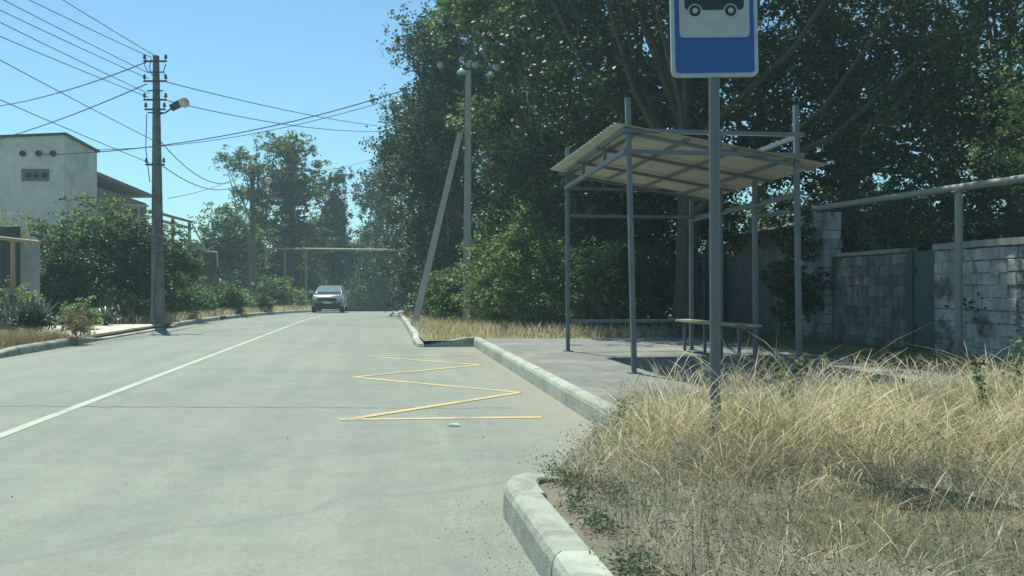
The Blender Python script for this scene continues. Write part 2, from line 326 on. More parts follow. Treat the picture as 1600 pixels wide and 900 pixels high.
def blades(base, h, w, lean, curl, rng, seg=4, head=False, az=None):
    """bent tapered grass stems; returns verts, quads"""
    N = len(base); az = rng.uniform(0, 2 * np.pi, N) if az is None else az
    d = np.stack([np.cos(az), np.sin(az), np.zeros(N)], 1); a2 = rng.uniform(0, 2 * np.pi, N); s = np.stack([np.cos(a2), np.sin(a2), np.zeros(N)], 1)
    vs = []
    for k in range(seg + 1):
        t = k / seg; ang = lean + curl * t ** 2
        pz = h * (t - 0.5 * np.clip(curl, 0, 3) * 0.25 * t ** 3 - 0.12 * np.clip(lean, 0, 2) * t); pr = h * (lean * t * 0.8 + curl * 0.45 * t ** 2.3)
        p = base + d * pr[:, None]; p = p.copy(); p[:, 2] += pz
        if head: ww = w * (0.8 if t < 0.7 else (1.75 if t < 0.95 else 0.25))
        else: ww = w * (1 - t) ** 0.7 + w * 0.05
        ww = np.asarray(ww) * np.ones(N)
        vs += [p - s * ww[:, None] / 2, p + s * ww[:, None] / 2]
    V = np.stack(vs, 1).reshape(-1, 3); m = 2 * (seg + 1); b0 = (np.arange(N) * m)[:, None]
    q = np.concatenate([b0 + np.array([[2 * k, 2 * k + 1, 2 * k + 3, 2 * k + 2]]) for k in range(seg)], 0)
    return V, q
def join(parts):
    vs = []; fs = []; o = 0
    for v, f in parts: vs.append(v); fs.append(f + o); o += len(v)
    return np.concatenate(vs), np.concatenate(fs)
def RN(u, v, z):
    u = np.asarray(u, float); v = np.asarray(v, float); return np.stack([u * CT - v * ST, u * ST + v * CT, np.ones_like(u) * z], 1)
def patch_noise(x, y, sc, ph=0.0):
    return 0.5 + 0.25 * np.sin(x * sc + 1.7 * np.sin(y * sc * .7 + ph)) + 0.25 * np.sin(y * sc * 1.3 + 1.3 * np.sin(x * sc * .9 + 2 * ph) + ph)

# ================================================================ SETTING
ZV = 0.13       # verge level above the carriageway
def sheet(name, uvpoly_rows, mat, z, **t):
    """rows of (v, u_left, u_right): a strip following the road's fall"""
    vs = []; fs = []
    for v, a, b in uvpoly_rows: vs += [R(a, v, z + hzf(v)), R(b, v, z + hzf(v))]
    for k in range(len(uvpoly_rows) - 1): fs.append((2 * k, 2 * k + 1, 2 * k + 3, 2 * k + 2))
    m = MB(); m.add(vs, fs); return m.build(name, mat, None, kind="structure", org=(0, 0, 0), **t)
vv = [-8] + list(range(0, 140, 4)) + [170, 220, 300, 380]
sheet("ground", [(v, -380, 380) for v in vv], M_GROUND, -0.03)
# left kerb line (u as function of v), right kerb line
LK = [(-8, -6.65), (14, -6.65), (30, -6.62), (37, -6.45), (42, -6.05), (47, -5.45), (53, -4.75), (60, -3.6), (70, -0.6), (90, 8)]
RK = [(-8, 0.70), (44, 0.66), (48, 0.75), (53, 1.3), (60, 3.3), (70, 7.5), (90, 20)]
def interp(tab, v):
    return float(np.interp(v, [a for a, b in tab], [b for a, b in tab]))
rv = sorted(set([-8, 0, 4.8, 4.81, 7.6, 7.61, 18.9, 18.91, 19.4] + list(range(22, 92, 2))))
def rightu(v):
    if v <= 4.8: return 0.74
    if v < 7.61: return 1.3 + (v - 4.8) / 2.8 * .57
    if v <= 18.9: return 1.87
    return interp(RK, v) + 0.02
sheet("road", [(v, interp(LK, v) - 0.02, rightu(v)) for v in rv], M_ASPH, 0.0)
def line(name, pts, wd, mat, z=0.004, **t):
    m = MB(); vs = []; fs = []
    for i, (u, v) in enumerate(pts):
        a = Vector(pts[max(0, i - 1)]); b = Vector(pts[min(len(pts) - 1, i + 1)]); d = (b - a).normalized(); n = Vector((-d.y, d.x)) * wd / 2
        vs += [R(u + n.x, v + n.y, z + hzf(v)), R(u - n.x, v - n.y, z + hzf(v))]
    fs = [(2 * k, 2 * k + 1, 2 * k + 3, 2 * k + 2) for k in range(len(pts) - 1)]
    m.add(vs, fs); return m.build(name, mat, None, kind="structure", **t)
cl = [(-3.12, v) for v in range(-6, 37, 2)] + [(interp([(36, -3.12), (44, -2.9), (50, -2.3), (60, 0.3), (70, 4)], v), v) for v in range(38, 66, 2)]
line("centre_line", cl, 0.11, M_WHITE_LINE)
zz = [(530, 655), (846, 651.5)], [(549, 654), (812, 613)], [(812, 613), (553, 589)], [(553, 589), (750, 570)], [(750, 570), (570, 556)], [(570, 556), (742, 555)]
zm = MB()
for i, (a, b) in enumerate(zz):
    z = 0.004 + 0.002 * (i % 2); A = G(*a, z); B = G(*b, z); d = (B - A); d.z = 0; d.normalize(); n = Vector((-d.y, d.x, 0)) * 0.052
    zm.add([A + n, A - n, B - n, B + n], [(0, 1, 2, 3)])
zm.build("zigzag_marking", M_YELLOW_LINE, None, kind="structure")
# transverse tar crack across the carriageway
cm = MB(); r0 = random.Random(3); pts = []
for k in range(40):
    px = -60 + k * 22; p = G(px, 634 + 3.5 * (k / 40) + r0.uniform(-.8, .8), 0.004); pts.append(p)
vs = []
for k, p in enumerate(pts):
    wd = r0.uniform(0.004, 0.011); vs += [p + Vector((0, wd, 0)), p - Vector((0, wd, 0))]
cm.add(vs, [(2 * k, 2 * k + 1, 2 * k + 3, 2 * k + 2) for k in range(39)])
cm.build("road_crack", surf("crack_dirt", (0.10, 0.10, 0.09), (0.15, 0.15, 0.13), 9, 0.95, 0), None, kind="structure")

# verge and platform sheets
sheet("near_verge", [(v, a, 9.3) for v, a in ((-8, .82), (4.5, .78), (4.85, .79), (4.95, .84), (5.03, .94), (5.1, 1.08), (5.6, 1.34), (7.2, 1.86), (7.45, 1.99), (9.35, 2.03))], M_DIRT, ZV)
sheet("silt_bank", [(v, a, b) for v, a, b in ((4.9, .98, 1.3), (5.5, 1.12, 1.6), (6.2, 1.3, 1.9), (7.2, 1.72, 2.0))], M_DIRT, 0.05)
mm = MB()
prf = [(4.95, .84, .99), (5.3, .93, 1.18), (5.8, 1.14, 1.46), (6.4, 1.34, 1.62), (7.0, 1.62, 1.83), (7.4, 1.8, 1.95)]
vs_ = []
for v_, a_, b_ in prf: vs_ += [R(a_, v_, .003), R((a_ + b_) / 2, v_, .09), R(b_, v_, ZV + .002)]
mm.add(vs_, [(3 * k + j, 3 * k + j + 1, 3 * k + j + 4, 3 * k + j + 3) for k in range(len(prf) - 1) for j in range(2)]); mm.build("soil_slope", M_DIRT, None, kind="structure")
sheet("bus_stop_platform", [(7.6, 2.0, 2.9), (8.6, 2.0, 6.9), (18.9, 2.0, 6.9)], M_PLAT, 0.16)
ek = MB(); A = [R(2.0, 7.62), R(2.0, 7.5), R(2.95, 8.5), R(6.9, 8.5), R(6.9, 8.62), R(2.9, 8.62)]
ek.prism([(p.x, p.y) for p in A], -.02, .166); ek.build("platform_edging", M_KERB, None, kind="structure")
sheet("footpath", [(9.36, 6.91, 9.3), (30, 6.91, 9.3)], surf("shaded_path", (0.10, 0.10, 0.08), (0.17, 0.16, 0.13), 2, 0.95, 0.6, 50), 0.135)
sheet("far_verge", [(v, interp(RK, v) + 0.14, 60) for v in [18.92, 30, 44] + list(range(48, 92, 4))], M_DRYG, ZV)
sheet("left_verge", [(v, -80, interp(LK, v) - 0.16) for v in [-8, 14, 24] + list(range(28, 92, 4))], M_DRYG, ZV - 0.01)
# driveway slab on the left
dm = MB(); a, b, c, d = G(150, 500, ZV), G(246, 513.5, ZV), G(182, 527, ZV), G(120, 512, ZV)
A = [R(-6.83, 21.5), R(-6.83, 29.0), R(-9.6, 29.0), R(-10.4, 23.0)]
dm.prism([(p.x, p.y) for p in A], ZV - 0.05, ZV + 0.012); dm.build("driveway", M_CONC, None, kind="structure")

def kerb_run(line_pts, name, flip=1, h=0.16, hs=None, wd=0.16, seed=1, zbase=0.0, length=1.0):
    """separate stones 1 m long; flip=1: back of the stone towards +normal (right of travel)"""
    rd = random.Random(seed); root = empty(name, line_pts[0], kind="structure")
    P2 = [Vector(p) for p in line_pts]; acc = [0]
    for a, b in zip(P2, P2[1:]): acc.append(acc[-1] + (b - a).length)
    def at(s):
        s = max(0, min(acc[-1], s))
        for i in range(len(P2) - 1):
            if s <= acc[i + 1] + 1e-9: return P2[i].lerp(P2[i + 1], (s - acc[i]) / (acc[i + 1] - acc[i]))
        return P2[-1]
    s = 0; i = 0
    while s < acc[-1] - 0.25:
        e = min(acc[-1], s + length); p0 = at(s + .003); p1 = at(e - .003); d = (p1 - p0).normalized(); n = Vector((d.y, -d.x, 0)).normalized() * flip
        t0, t1 = s / acc[-1], e / acc[-1]
        H0 = h if hs is None else float(np.interp(t0, [x for x, y in hs], [y for x, y in hs])); H1 = h if hs is None else float(np.interp(t1, [x for x, y in hs], [y for x, y in hs]))
        j = [rd.uniform(-.003, .003) for _ in range(4)]; m = MB(); rings = []
        for p, hh, jn, jz in ((p0, H0, j[0], j[1]), (p1, H1, j[2], j[3])):
            q = p + n * jn
            rings.append([q + Vector((0, 0, -.05)), q + n * 0.012 + Vector((0, 0, hh * .72 + jz)), q + n * 0.026 + Vector((0, 0, hh * .9 + jz)), q + n * 0.05 + Vector((0, 0, hh + jz)), q + n * (wd - .012) + Vector((0, 0, hh + jz)), q + n * wd + Vector((0, 0, hh - .012 + jz)), q + n * wd + Vector((0, 0, -.05))])
        m.loft(rings); m.build("kerb_stone", M_KERB, root); s = e; i += 1
    return root
# right near kerb (ends in a rounded stone), bay kerb, transverse ramp kerb, far kerb
nk = kerb_run([R(.67, -1.6, 0), R(.655, 3.35, 0), R(.625, 4.5, 0)], "near_kerb", 1, 0.165, seed=2, wd=0.18, length=1.02)
def bent_stone(root, pts, h, wd, hend):
    P_ = [Vector(p) for p in pts]; rings = []
    for i, q in enumerate(P_):
        d = (P_[min(i + 1, len(P_) - 1)] - P_[max(0, i - 1)]).normalized(); n = Vector((d.y, -d.x, 0)); hh = h + (hend - h) * max(0, (i - len(P_) + 3) / 2)
        rings.append([q + Vector((0, 0, -.05)), q + n * .012 + Vector((0, 0, hh * .72)), q + n * .026 + Vector((0, 0, hh * .9)), q + n * .05 + Vector((0, 0, hh)), q + n * (wd - .012) + Vector((0, 0, hh)), q + n * wd + Vector((0, 0, hh - .012)), q + n * wd + Vector((0, 0, -.05))])
    m = MB(); m.loft(rings); m.build("kerb_stone", M_KERB, root)
bent_stone(nk, [R(.625, 4.505), R(.620, 4.68), R(.635, 4.84), R(.68, 4.98), R(.78, 5.07), R(.90, 5.12), R(1.0, 5.145)], .163, .2, .12)
kerb_run([R(1.86, 7.3, 0), R(1.86, 18.75, 0)], "bay_kerb", 1, 0.2, hs=[(0, .19), (1, .20)], seed=3, wd=0.15)
kerb_run([R(.70, 18.95, 0), R(1.0, 18.98, 0), R(1.98, 18.9, 0)], "bay_end_kerb", -1, 0.19, hs=[(0, .02), (.45, .18), (1, .2)], seed=4)
kerb_run([R(.70, 19.05, 0), R(.62, 20.2, 0)] + [R(interp(RK, v), v, hzf(v)) for v in list(range(22, 60, 2))], "far_kerb", 1, 0.16, hs=[(0, .05), (.04, .16), (1, .16)], seed=5)
def lkp(v): return R(interp(LK, v), v, hzf(v))
kerb_run([lkp(v) for v in (9, 12, 15, 16.2)], "left_kerb", -1, 0.15, hs=[(0, .15), (.85, .15), (1, .06)], seed=6)
kerb_run([lkp(v) for v in (16.6, 18, 20, 22.5)], "left_kerb", -1, 0.16, hs=[(0, .10), (.1, .16), (.8, .16), (1, .05)], seed=7)
kerb_run([lkp(v) for v in (22.6, 24, 26, 28.5)], "left_kerb", -1, 0.05, seed=8)
kerb_run([lkp(v) for v in (29.5, 31, 33, 35, 37)], "left_kerb", -1, 0.16, hs=[(0, .04), (.1, .16), (1, .16)], seed=9)
kerb_run([lkp(v) for v in range(38, 64, 2)], "left_kerb", -1, 0.15, seed=10)

# ================================================================ BUS STOP SIGN
sp = P(1118, HZ, 6.2); sp.z = ZV
sign = empty("bus_stop_sign", sp, "blue and white bus stop sign on a tall grey post in the dry grass", "sign")
pm = MB(); pm.tube([sp, sp + Vector((-.012, 0, 3.55))], 0.037, 20); pm.build("post", M_POST, sign, smooth=True)
cc = P(1117.5, 453, 6.14); ctr = Vector((cc.x, 6.14, 0)); zb = P(0, 120, 6.14).z; SW, SH = 0.6, 0.9
rotS = Matrix.Rotation(math.radians(-1.1), 3, 'Y') @ Matrix.Rotation(math.radians(2), 3, 'Z')
def rrect(x0, x1, z0, z1, r, n=6):
    o = []
    for cx, cz, a0 in ((x1 - r, z1 - r, 0), (x0 + r, z1 - r, 90), (x0 + r, z0 + r, 180), (x1 - r, z0 + r, 270)):
        for k in range(n + 1):
            a = math.radians(a0 + 90 * k / n); o.append((cx + r * math.cos(a), cz + r * math.sin(a)))
    return o
def disc(cx, cz, r, n=28): return [(cx + r * math.cos(2 * math.pi * k / n), cz + r * math.sin(2 * math.pi * k / n)) for k in range(n)]
def plate(poly, y0, y1, name, mat, parent):
    m = MB(); o = Vector((ctr.x, ctr.y, zb)); piv = Vector((0, 0, 0)); n = len(poly)
    vs = [o + rotS @ Vector((x, y0, z)) for x, z in poly] + [o + rotS @ Vector((x, y1, z)) for x, z in poly]
    m.add(vs, [tuple(range(n)), tuple(range(n, 2 * n))[::-1]] + [(i, (i + 1) % n, n + (i + 1) % n, n + i) for i in range(n)])
    return m.build(name, mat, parent)
k = 6.14 / F
M_SB = plain("sign_blue", (0.012, 0.085, 0.30), 0.35); M_SW = plain("sign_white", (0.42, 0.45, 0.43), 0.4); M_SK = plain("sign_black", (0.012, 0.016, 0.02), 0.4); M_SWB = plain("sign_border_white", (0.40, 0.46, 0.46), 0.4)
plate(rrect(-.30, .30, 0, .9, .045), -.006, .02, "back_plate", M_SWB, sign)
blue = plate(rrect(-.273, .273, .026, .874, .025), -.009, -.006, "blue_panel", M_SB, sign)
wp = plate(rrect(-.242, .242, .268, .80, .03), -.012, -.009, "white_panel", M_SW, sign)
bz = 104 * k
bus = plate(rrect(-.205, .205, bz, bz + .235, .03), -.0145, -.012, "bus_pictogram", M_SK, sign)
for x0, x1 in ((-.185, -.10), (-.09, -.01), (0.0, .08), (.09, .17)): plate(rrect(x0, x1, bz + .125, bz + .2, .008), -.0165, -.0145, "bus_window", M_SW, bus)
for cx in (-.134, .112):
    plate(disc(cx, bz - .006, .048), -.0165, -.0146, "wheel_ring", M_SW, bus)
    plate(disc(cx, bz - .006, .039), -.018, -.0166, "wheel_tyre", M_SK, bus); plate(disc(cx, bz - .006, .019), -.0195, -.0181, "wheel_hub", M_SW, bus)
for z in (zb + .2, zb + .7): cm = MB(); cm.box((ctr.x, ctr.y + .045, z), (.14, .05, .035)); cm.build("clamp", M_DSTEEL, sign)

# ================================================================ BUS SHELTER
GZ = 0.16
uF, uB = 3.09, 5.27; vN, vF = 10.85, 14.92       # front (road side) and rear lines, near and far ends
sh = empty("bus_shelter", R((uF + uB) / 2, (vN + vF) / 2, GZ), "unfinished steel frame bus shelter with sloping beige roof and no walls", "bus shelter")
def sb(name, a, b, w=0.055, h=0.055, mat=None):
    m = MB(); m.beam(a, b, w, h); return m.build(name, mat or M_STEEL, sh)
lean = Vector((-0.075, 0, 0))
def post(u, v, top, w=0.075, ln=0.6):
    a = R(u, v, GZ); sb("post", a, R(u, v, top) + lean * ln, w, w)
post(uF, vN, 3.60, 0.06, 1.1); post(uF, vF, 3.62, 0.06, 0.1); post(uB, vN, 3.57, 0.06, 0.6); post(uB, vF, 2.78, 0.06, 0)
post(uB, vN + 1.36, 2.76, 0.06, 0.2); post(uB, vN + 2.71, 2.77, 0.06, 0.1)
ZT, ZL = 3.20, 2.93
e = 0.04
nf = lean * 1.0
sb("truss_beam", R(uF - e, vN - .02, ZT) + nf, R(uF - e, vF + .02, ZT), .05, .05); sb("truss_beam", R(uF - e, vN - .02, ZL) + nf, R(uF - e, vF + .02, ZL), .05, .06)
for v in (vN + 1.36, vN + 2.71): sb("truss_strut", R(uF - e, v, ZL + .03), R(uF - e, v, ZT - .025), .045, .045)
sb("cross_beam", R(uF - .08, vN - .06, ZT - .02) + nf, R(uB + .08, vN - .06, ZT - .02) + nf * .5, .04, .05)
sb("cross_beam", R(uF - .08, vN - .06, ZL - .01) + nf, R(uB + .08, vN - .06, ZL - .01) + nf * .5, .04, .05)
sb("truss_strut", R((uF + uB) / 2, vN - .06, ZT - .05), R((uF + uB) / 2, vN - .06, ZL + .03), .05, .045)
sb("cross_beam", R(uF + .05, vF + .02, ZL), R(uB, vF + .02, ZL - .02), .05, .05); sb("cross_beam", R(uF + .05, vF, 2.46), R(uB, vF, 2.46), .05, .05)
sb("rear_rail", R(uB + .05, vN, 2.45), R(uB + .05, vF, 2.45), .045, .045); sb("rear_rail", R(uB + .05, vN, ZT), R(uB + .05, vF, ZT - .02), .05, .05)
sb("rear_rail", R(uB - .05, vN + .04, 2.40), R(uB - .05, vF - .04, 2.38), .035, .035)
# roof: slopes down from the road side to the rear
u0, u1, v0, v1 = uF - .27, uB + .36, vN - .14, vF + .16
def zr(u): return 3.255 - (u - u0) * (3.255 - 2.80) / (u1 - u0)
n_w = 26; vs = []; prof = [(0, 0), (.5, 0), (.6, .014), (.9, .014)]
cols = []
for k in range(n_w):
    for t, hgt in prof: cols.append((v0 + (v1 - v0) * (k + t) / n_w, hgt))
cols.append((v1, 0)); nc = len(cols)
for dz in (0.0, 0.006):
    for v, hgt in cols: vs += [R(u0, v, zr(u0) + hgt + dz), R(u1, v, zr(u1) + hgt + dz)]
fs = []
for i in range(nc - 1):
    a = 2 * i; fs.append((a, a + 2, a + 3, a + 1)); b = a + 2 * nc; fs.append((b, b + 1, b + 3, b + 2)); fs += [(a, b, b + 2, a + 2), (a + 1, a + 3, b + 3, b + 1)]
m = MB(); m.add(vs, fs); m.build("roof_sheet", M_ROOF, sh)
for k in range(4):
    v = vN + .03 + (vF - vN - .06) * k / 3; sb("rafter", R(u0 + .12, v, zr(u0 + .12) - .06), R(u1 - .12, v, zr(u1 - .12) - .06), .035, .045)
for k, u in enumerate((u0 + .34, u0 + .95, u0 + 1.6, u0 + 2.3)): sb("purlin", R(u, v0 + .06, zr(u) - .024), R(u, v1 - .06, zr(u) - .024), .04, .035)
for v, top, ln in ((vN, ZT, 1.0), (vN, ZL, .9), (vF, ZT, .1), (vF, ZL, .1)):
    m = MB(); m.box(R(uF - .005, v + (.05 if v == vN else -.05), top) + lean * ln, (.012, .13, .11), Matrix.Rotation(TH, 3, 'Z')); m.build("gusset_plate", M_STEEL, sh)
for u_, v_ in ((uF, vN), (uF, vF), (uB, vN), (uB, vF)):
    m = MB(); m.box(R(u_, v_, GZ + .006), (.16, .16, .012), Matrix.Rotation(TH, 3, 'Z')); m.build("base_plate", M_STEEL, sh)
# benches
sb("bench_rail", R(uF + .05, vF - .05, .67), R(uB - .35, vF - .05, .67), .05, .05)
for du in (-.12, -.26): sb("seat_plank", R(uB + du, vN + 1.0 + (0 if du > -.2 else .35), .70), R(uB + du, vF - .05, .68), .11, .035, M_WOOD)
for v in (vN + 1.5, vN + 2.9, vF - .2):
    sb("bench_leg", R(uB - .19, v, GZ), R(uB - .19, v, .655), .04, .04)
sb("bench_rail", R(uB - .19, vN + 1.05, .665), R(uB - .19, vF - .1, .645), .03, .02)

# ================================================================ POLES
def insulator(parent, p, mat=None, s=1.0):
    m = MB(); m.lathe(p, (0, 0, 1), [(0, .012), (.05 * s, .014), (.06 * s, .05 * s), (.1 * s, .055 * s), (.11 * s, .035 * s), (.15 * s, .045 * s), (.19 * s, .02 * s)], 8)
    m.build("insulator", mat or M_DSTEEL, parent, smooth=True)
B1 = P(247, HZ, 28); B1.z = ZV; T1 = P(243.5, 87, 28)
p1 = empty("utility_pole", B1, "tall dark concrete utility pole with street lamp beside the driveway", "pole", "roadside utility poles")
m = MB(); m.tube([B1 - Vector((0, 0, .2)), T1], [.235, .10], 8); m.build("shaft", M_POLE, p1)
for py, hw in ((97, .36), (128, .36), (157, .36), (172, .32), (258, .30)):
    c = P(244.5, py, 28); m = MB(); m.beam(c + Vector((-hw, -.12, 0)), c + Vector((hw, -.12, 0)), .05, .05); m.build("crossarm", M_DSTEEL, p1)
    for sx in (-1, 1): insulator(p1, c + Vector((sx * (hw - .03), -.12, .02)), None, 1.0)
for py in (114, 143, 177): c = P(244.5, py, 28); m = MB(); m.beam(c + Vector((-.24, -.12, 0)), c + Vector((.24, -.12, 0)), .035, .035); m.build("bracket", M_DSTEEL, p1)
for (a, b) in (((236, 92), (238, 118)), ((259, 100), (259, 124)), ((229, 178), (234, 285)), ((228, 92), (231, 112))):
    m = MB(); A = P(*a, 27.85); Bq = P(*b, 27.85); m.tube([A, A.lerp(Bq, .5) + Vector((-.08, 0, 0)), Bq], .014, 5); m.build("jumper_wire", M_WIRE, p1)
m = MB(); c = [P(x, y, 27.7) for x, y in ((240, 290), (238, 320), (243, 350), (247, 390), (243, 430), (240, 470), (241, 500))]; m.tube(c, .03, 6); m.build("cable", M_WIRE, p1, smooth=True)
m = MB(); m.tube([P(250, 178, 27.9), P(258, 176, 27.9), P(268, 169, 27.9), P(278, 163, 27.9)], .025, 6); arm = m.build("lamp_arm", M_DSTEEL, p1)
m = MB(); a = P(267, 169, 27.85); b = P(282, 161, 27.85); m.beam(a, b, .15, .18, .16, .2); m.build("lamp_housing", M_DSTEEL, p1)
m = MB(); c = P(281, 162, 27.85); d = (P(295, 157, 27.85) - c).normalized(); m.lathe(c, d, [(0, .10), (.06, .15), (.14, .175), (.22, .16), (.27, .10), (.29, .02)], 12); m.build("lamp_globe", plain("frosted_lamp", (.62, .57, .45), .2), p1, smooth=True)
B2 = P(395, HZ, 48); B2.z = ZV + hzf(48); T2 = P(394, 262, 48)
p2 = empty("utility_pole", B2, "second dark utility pole standing among the green roadside weeds farther along", "pole", "roadside utility poles")
m = MB(); m.tube([B2 - Vector((0, 0, .2)), T2], [.22, .12], 8); m.build("shaft", M_POLE, p2)
for py in (270, 282):
    c = P(394, py, 48); m = MB(); m.beam(c + Vector((-.4, -.14, 0)), c + Vector((.4, -.14, 0)), .06, .06); m.build("crossarm", M_DSTEEL, p2)
    for sx in (-1, 1): insulator(p2, c + Vector((sx * .36, -.14, .02)))
m = MB(); m.tube([P(396, 286, 48), P(405, 283, 48), P(415, 281, 48)], .03, 6); m.build("lamp_arm", M_DSTEEL, p2)
m = MB(); m.lathe(P(414, 282, 48), (1, 0, .15), [(0, .08), (.1, .15), (.25, .16), (.36, .05)], 10); m.build("lamp_globe", plain("frosted_lamp", (.62, .57, .45), .2), p2, smooth=True)
m = MB(); m.box(P(395, 443, 47.7), (.16, .02, .16)); m.build("number_plate", M_INS, p2)

B3 = P(729, HZ, 27); B3.z = ZV; T3 = P(732, 98, 27)
p3 = empty("braced_pole", B3, "pale square concrete pole with crossarm and leaning strut before the poplars", "pole")
m = MB(); m.beam(B3 - Vector((0, 0, .2)), T3, .25, .22, .16, .16, up=(0, 1, 0)); m.build("shaft", M_POLE2, p3)
m = MB(); a = P(646, 492, 26.4); a.z = ZV - .1; m.beam(a, P(719, 208, 26.85), .20, .2, .16, .16, up=(0, 1, 0)); m.build("strut", M_POLE2, p3)
m = MB(); m.beam(P(693, 105, 26.85), P(778, 110, 26.85), .06, .06); m.build("crossarm", M_DSTEEL, p3)
for px, py in ((688, 101), (743, 101), (776, 105)):
    m = MB(); m.lathe(P(px, py, 26.6), (0.25, -1, .1), [(-.08, .02), (-.06, .09), (-.03, .105), (-.01, .06), (.0, .04), (.02, .08), (.06, .085), (.08, .02)], 12); m.build("insulator", plain('grey_porcelain', (.38, .42, .42), .3), p3, smooth=True)
for px, py in ((721, 113), (766, 117)):
    m = MB(); m.lathe(P(px, py, 26.8), (0, 0, -1), [(-.12, .03), (-.06, .10), (.0, .15), (.04, .14), (.05, .04)], 12); m.build("insulator", M_GLASSINS, p3, smooth=True)

# ================================================================ WIRES
def wire(A, B, sag, label, r=0.013, n=14):
    m = MB(); pts = []
    for k in range(n + 1):
        t = k / n; p = A.lerp(B, t); p.z -= 4 * sag * t * (1 - t); pts.append(p)
    m.tube(pts, r, 5); return m.build("overhead_wire", M_WIRE, None, label, "wire", "overhead wires", smooth=True)
XP = -11.2
def wleft(s, e, label, sag=.25, De=-4, r=.011):
    A = P(*s, 28); D = XP * F / (e[0] - 800); Q = P(*e, D); d = Q - A; B = A + d * ((De - 28) / (d.y)) if abs(d.y) > 1e-3 else Q
    return wire(A, B, sag, label, r)
for s, e, l in (((242, 87), (112, 0), "topmost wire running from the lamp pole's tip out over the road's left side"),
                ((237, 90), (68, 0), "second wire from the lamp pole's upper left insulator to the upper edge"),
                ((230, 113), (30, 0), "third wire down from the lamp pole top, leaving through the top left corner"),
                ((232, 123), (0, 2), "fourth wire down on the left of the lamp pole, ending in the photo's corner"),
                ((232, 146), (0, 21), "fifth wire down from the lamp pole, just under the corner wire"),
                ((232, 152), (0, 43), "sixth wire down at the lamp pole, lowest of the upper bundle"),
                ((237, 218), (0, 80), "lone wire crossing left of the lamp pole well above the white block building"),
                ((235, 255), (0, 142), "lowest wire passing just above the white block building roof")):
    wleft(s, e, l)
wire(P(228, 97, 28), P(-60, 172, 40), .3, "thin cable from the lamp pole's left side down across the upper bundle", .018)
wire(P(229, 131, 28), P(-60, 232, 40), .2, "thin cable sloping down left from the lamp pole towards the white building", .018)
wire(P(60, 242, 36), P(640, 138, 34), .55, "thick service cable from the white building vents across the road to the poplar", .02, 20)
wire(P(140, 234, 37), P(640, 146, 33.5), .5, "service cable just below the thick one, crossing the road to the poplar", .013, 20)
wire(P(260, 128, 28), P(600, 198, 48), .15, "upper thin wire sloping down from the lamp pole to the poplar", .015)
wire(P(256, 156, 28), P(600, 205, 48), .3, "lower thin wire behind the lamp sloping towards the poplar", .015)
wire(P(248, 218, 28), P(394, 272, 48) + Vector((-.36, -.14, 0)), .9, "wire from the lamp pole to the second pole's upper crossarm", .016)
wire(P(252, 258, 28), P(394, 284, 48) + Vector((-.36, -.14, 0)), .6, "wire from the lamp pole's lowest bracket to the second pole's lower crossarm", .016)
wire(P(394, 272, 48) + Vector((.36, -.14, .1)), P(600, 240, 90), .6, "faint far wire beyond the second pole through the acacia crowns", .02)
wire(P(262, 310, 34), P(394, 265, 48), .2, "thin wire rising from the pergola house to the second pole's tip", .014)

# ================================================================ GAS PIPES
def pipe_thing(label, pts, r, mat, posts, pr=.035, pmat=None, zg=ZV, frame=True):
    root = empty("gas_pipe", (pts[0].x, pts[0].y, zg), label, "pipe", "raised gas pipes"); m = MB(); m.tube(pts, r, 12); m.build("pipe", mat, root, smooth=True)
    for p, top in posts:
        m = MB(); m.tube([Vector((p.x, p.y, zg + hzf(UV(p)[1]) - .05)), Vector((p.x, p.y, top))], pr, 10); m.build("support_post", pmat or mat, root, smooth=True)
        m = MB(); m.box((p.x, p.y, top), (pr * 3, pr * 2.4, .02)); m.build("saddle", pmat or mat, root)
    return root
def on_u(px, py, u):
    D = u * F / (px - 600) / CT; return P(px, py, D)
a = on_u(1272, 326, 8.55); b = on_u(1498, 293, 8.55); c = on_u(1720, 262, 8.55); d0 = on_u(1180, 338, 8.55)
pipe_thing("grey gas pipe on a steel post running above the limestone block wall", [d0, a, b, c, c + (c - b)], .055, M_PIPEG, [(b, b.z - .06), (d0, d0.z - .06)], .055)
D = 62
pts = [P(333, 419, D), P(412, 419, D), P(415, 417, D), P(415, 391, D), P(418, 388.5, D), P(500, 389, D), P(640, 391, D)]
pipe_thing("pale yellow gas pipe stepping up to cross high over the far road", pts, .065, M_PIPE, [(P(445, 389, D), P(445, 391, D).z), (P(478, 389, D), P(478, 391, D).z), (P(383, 419, D), P(383, 421, D).z)], .09, plain("post_grey", (.2, .22, .2), .6))
D = 24
pipe_thing("rusty pale pipe before the grey garden wall at far left", [P(-60, 368, D), P(0, 372, D), P(62, 379, D - .5)], .05, plain("rusty_pipe", (.36, .26, .17), .6), [(P(20, 374, D), P(20, 377, D).z)], .06)
pipe_thing("small cream pipe elbow beside the red house corner", [P(300, 350, 55), P(322, 392, 55), P(339, 394, 55), P(340, 418, 55)], .05, M_PIPE, [], .05)

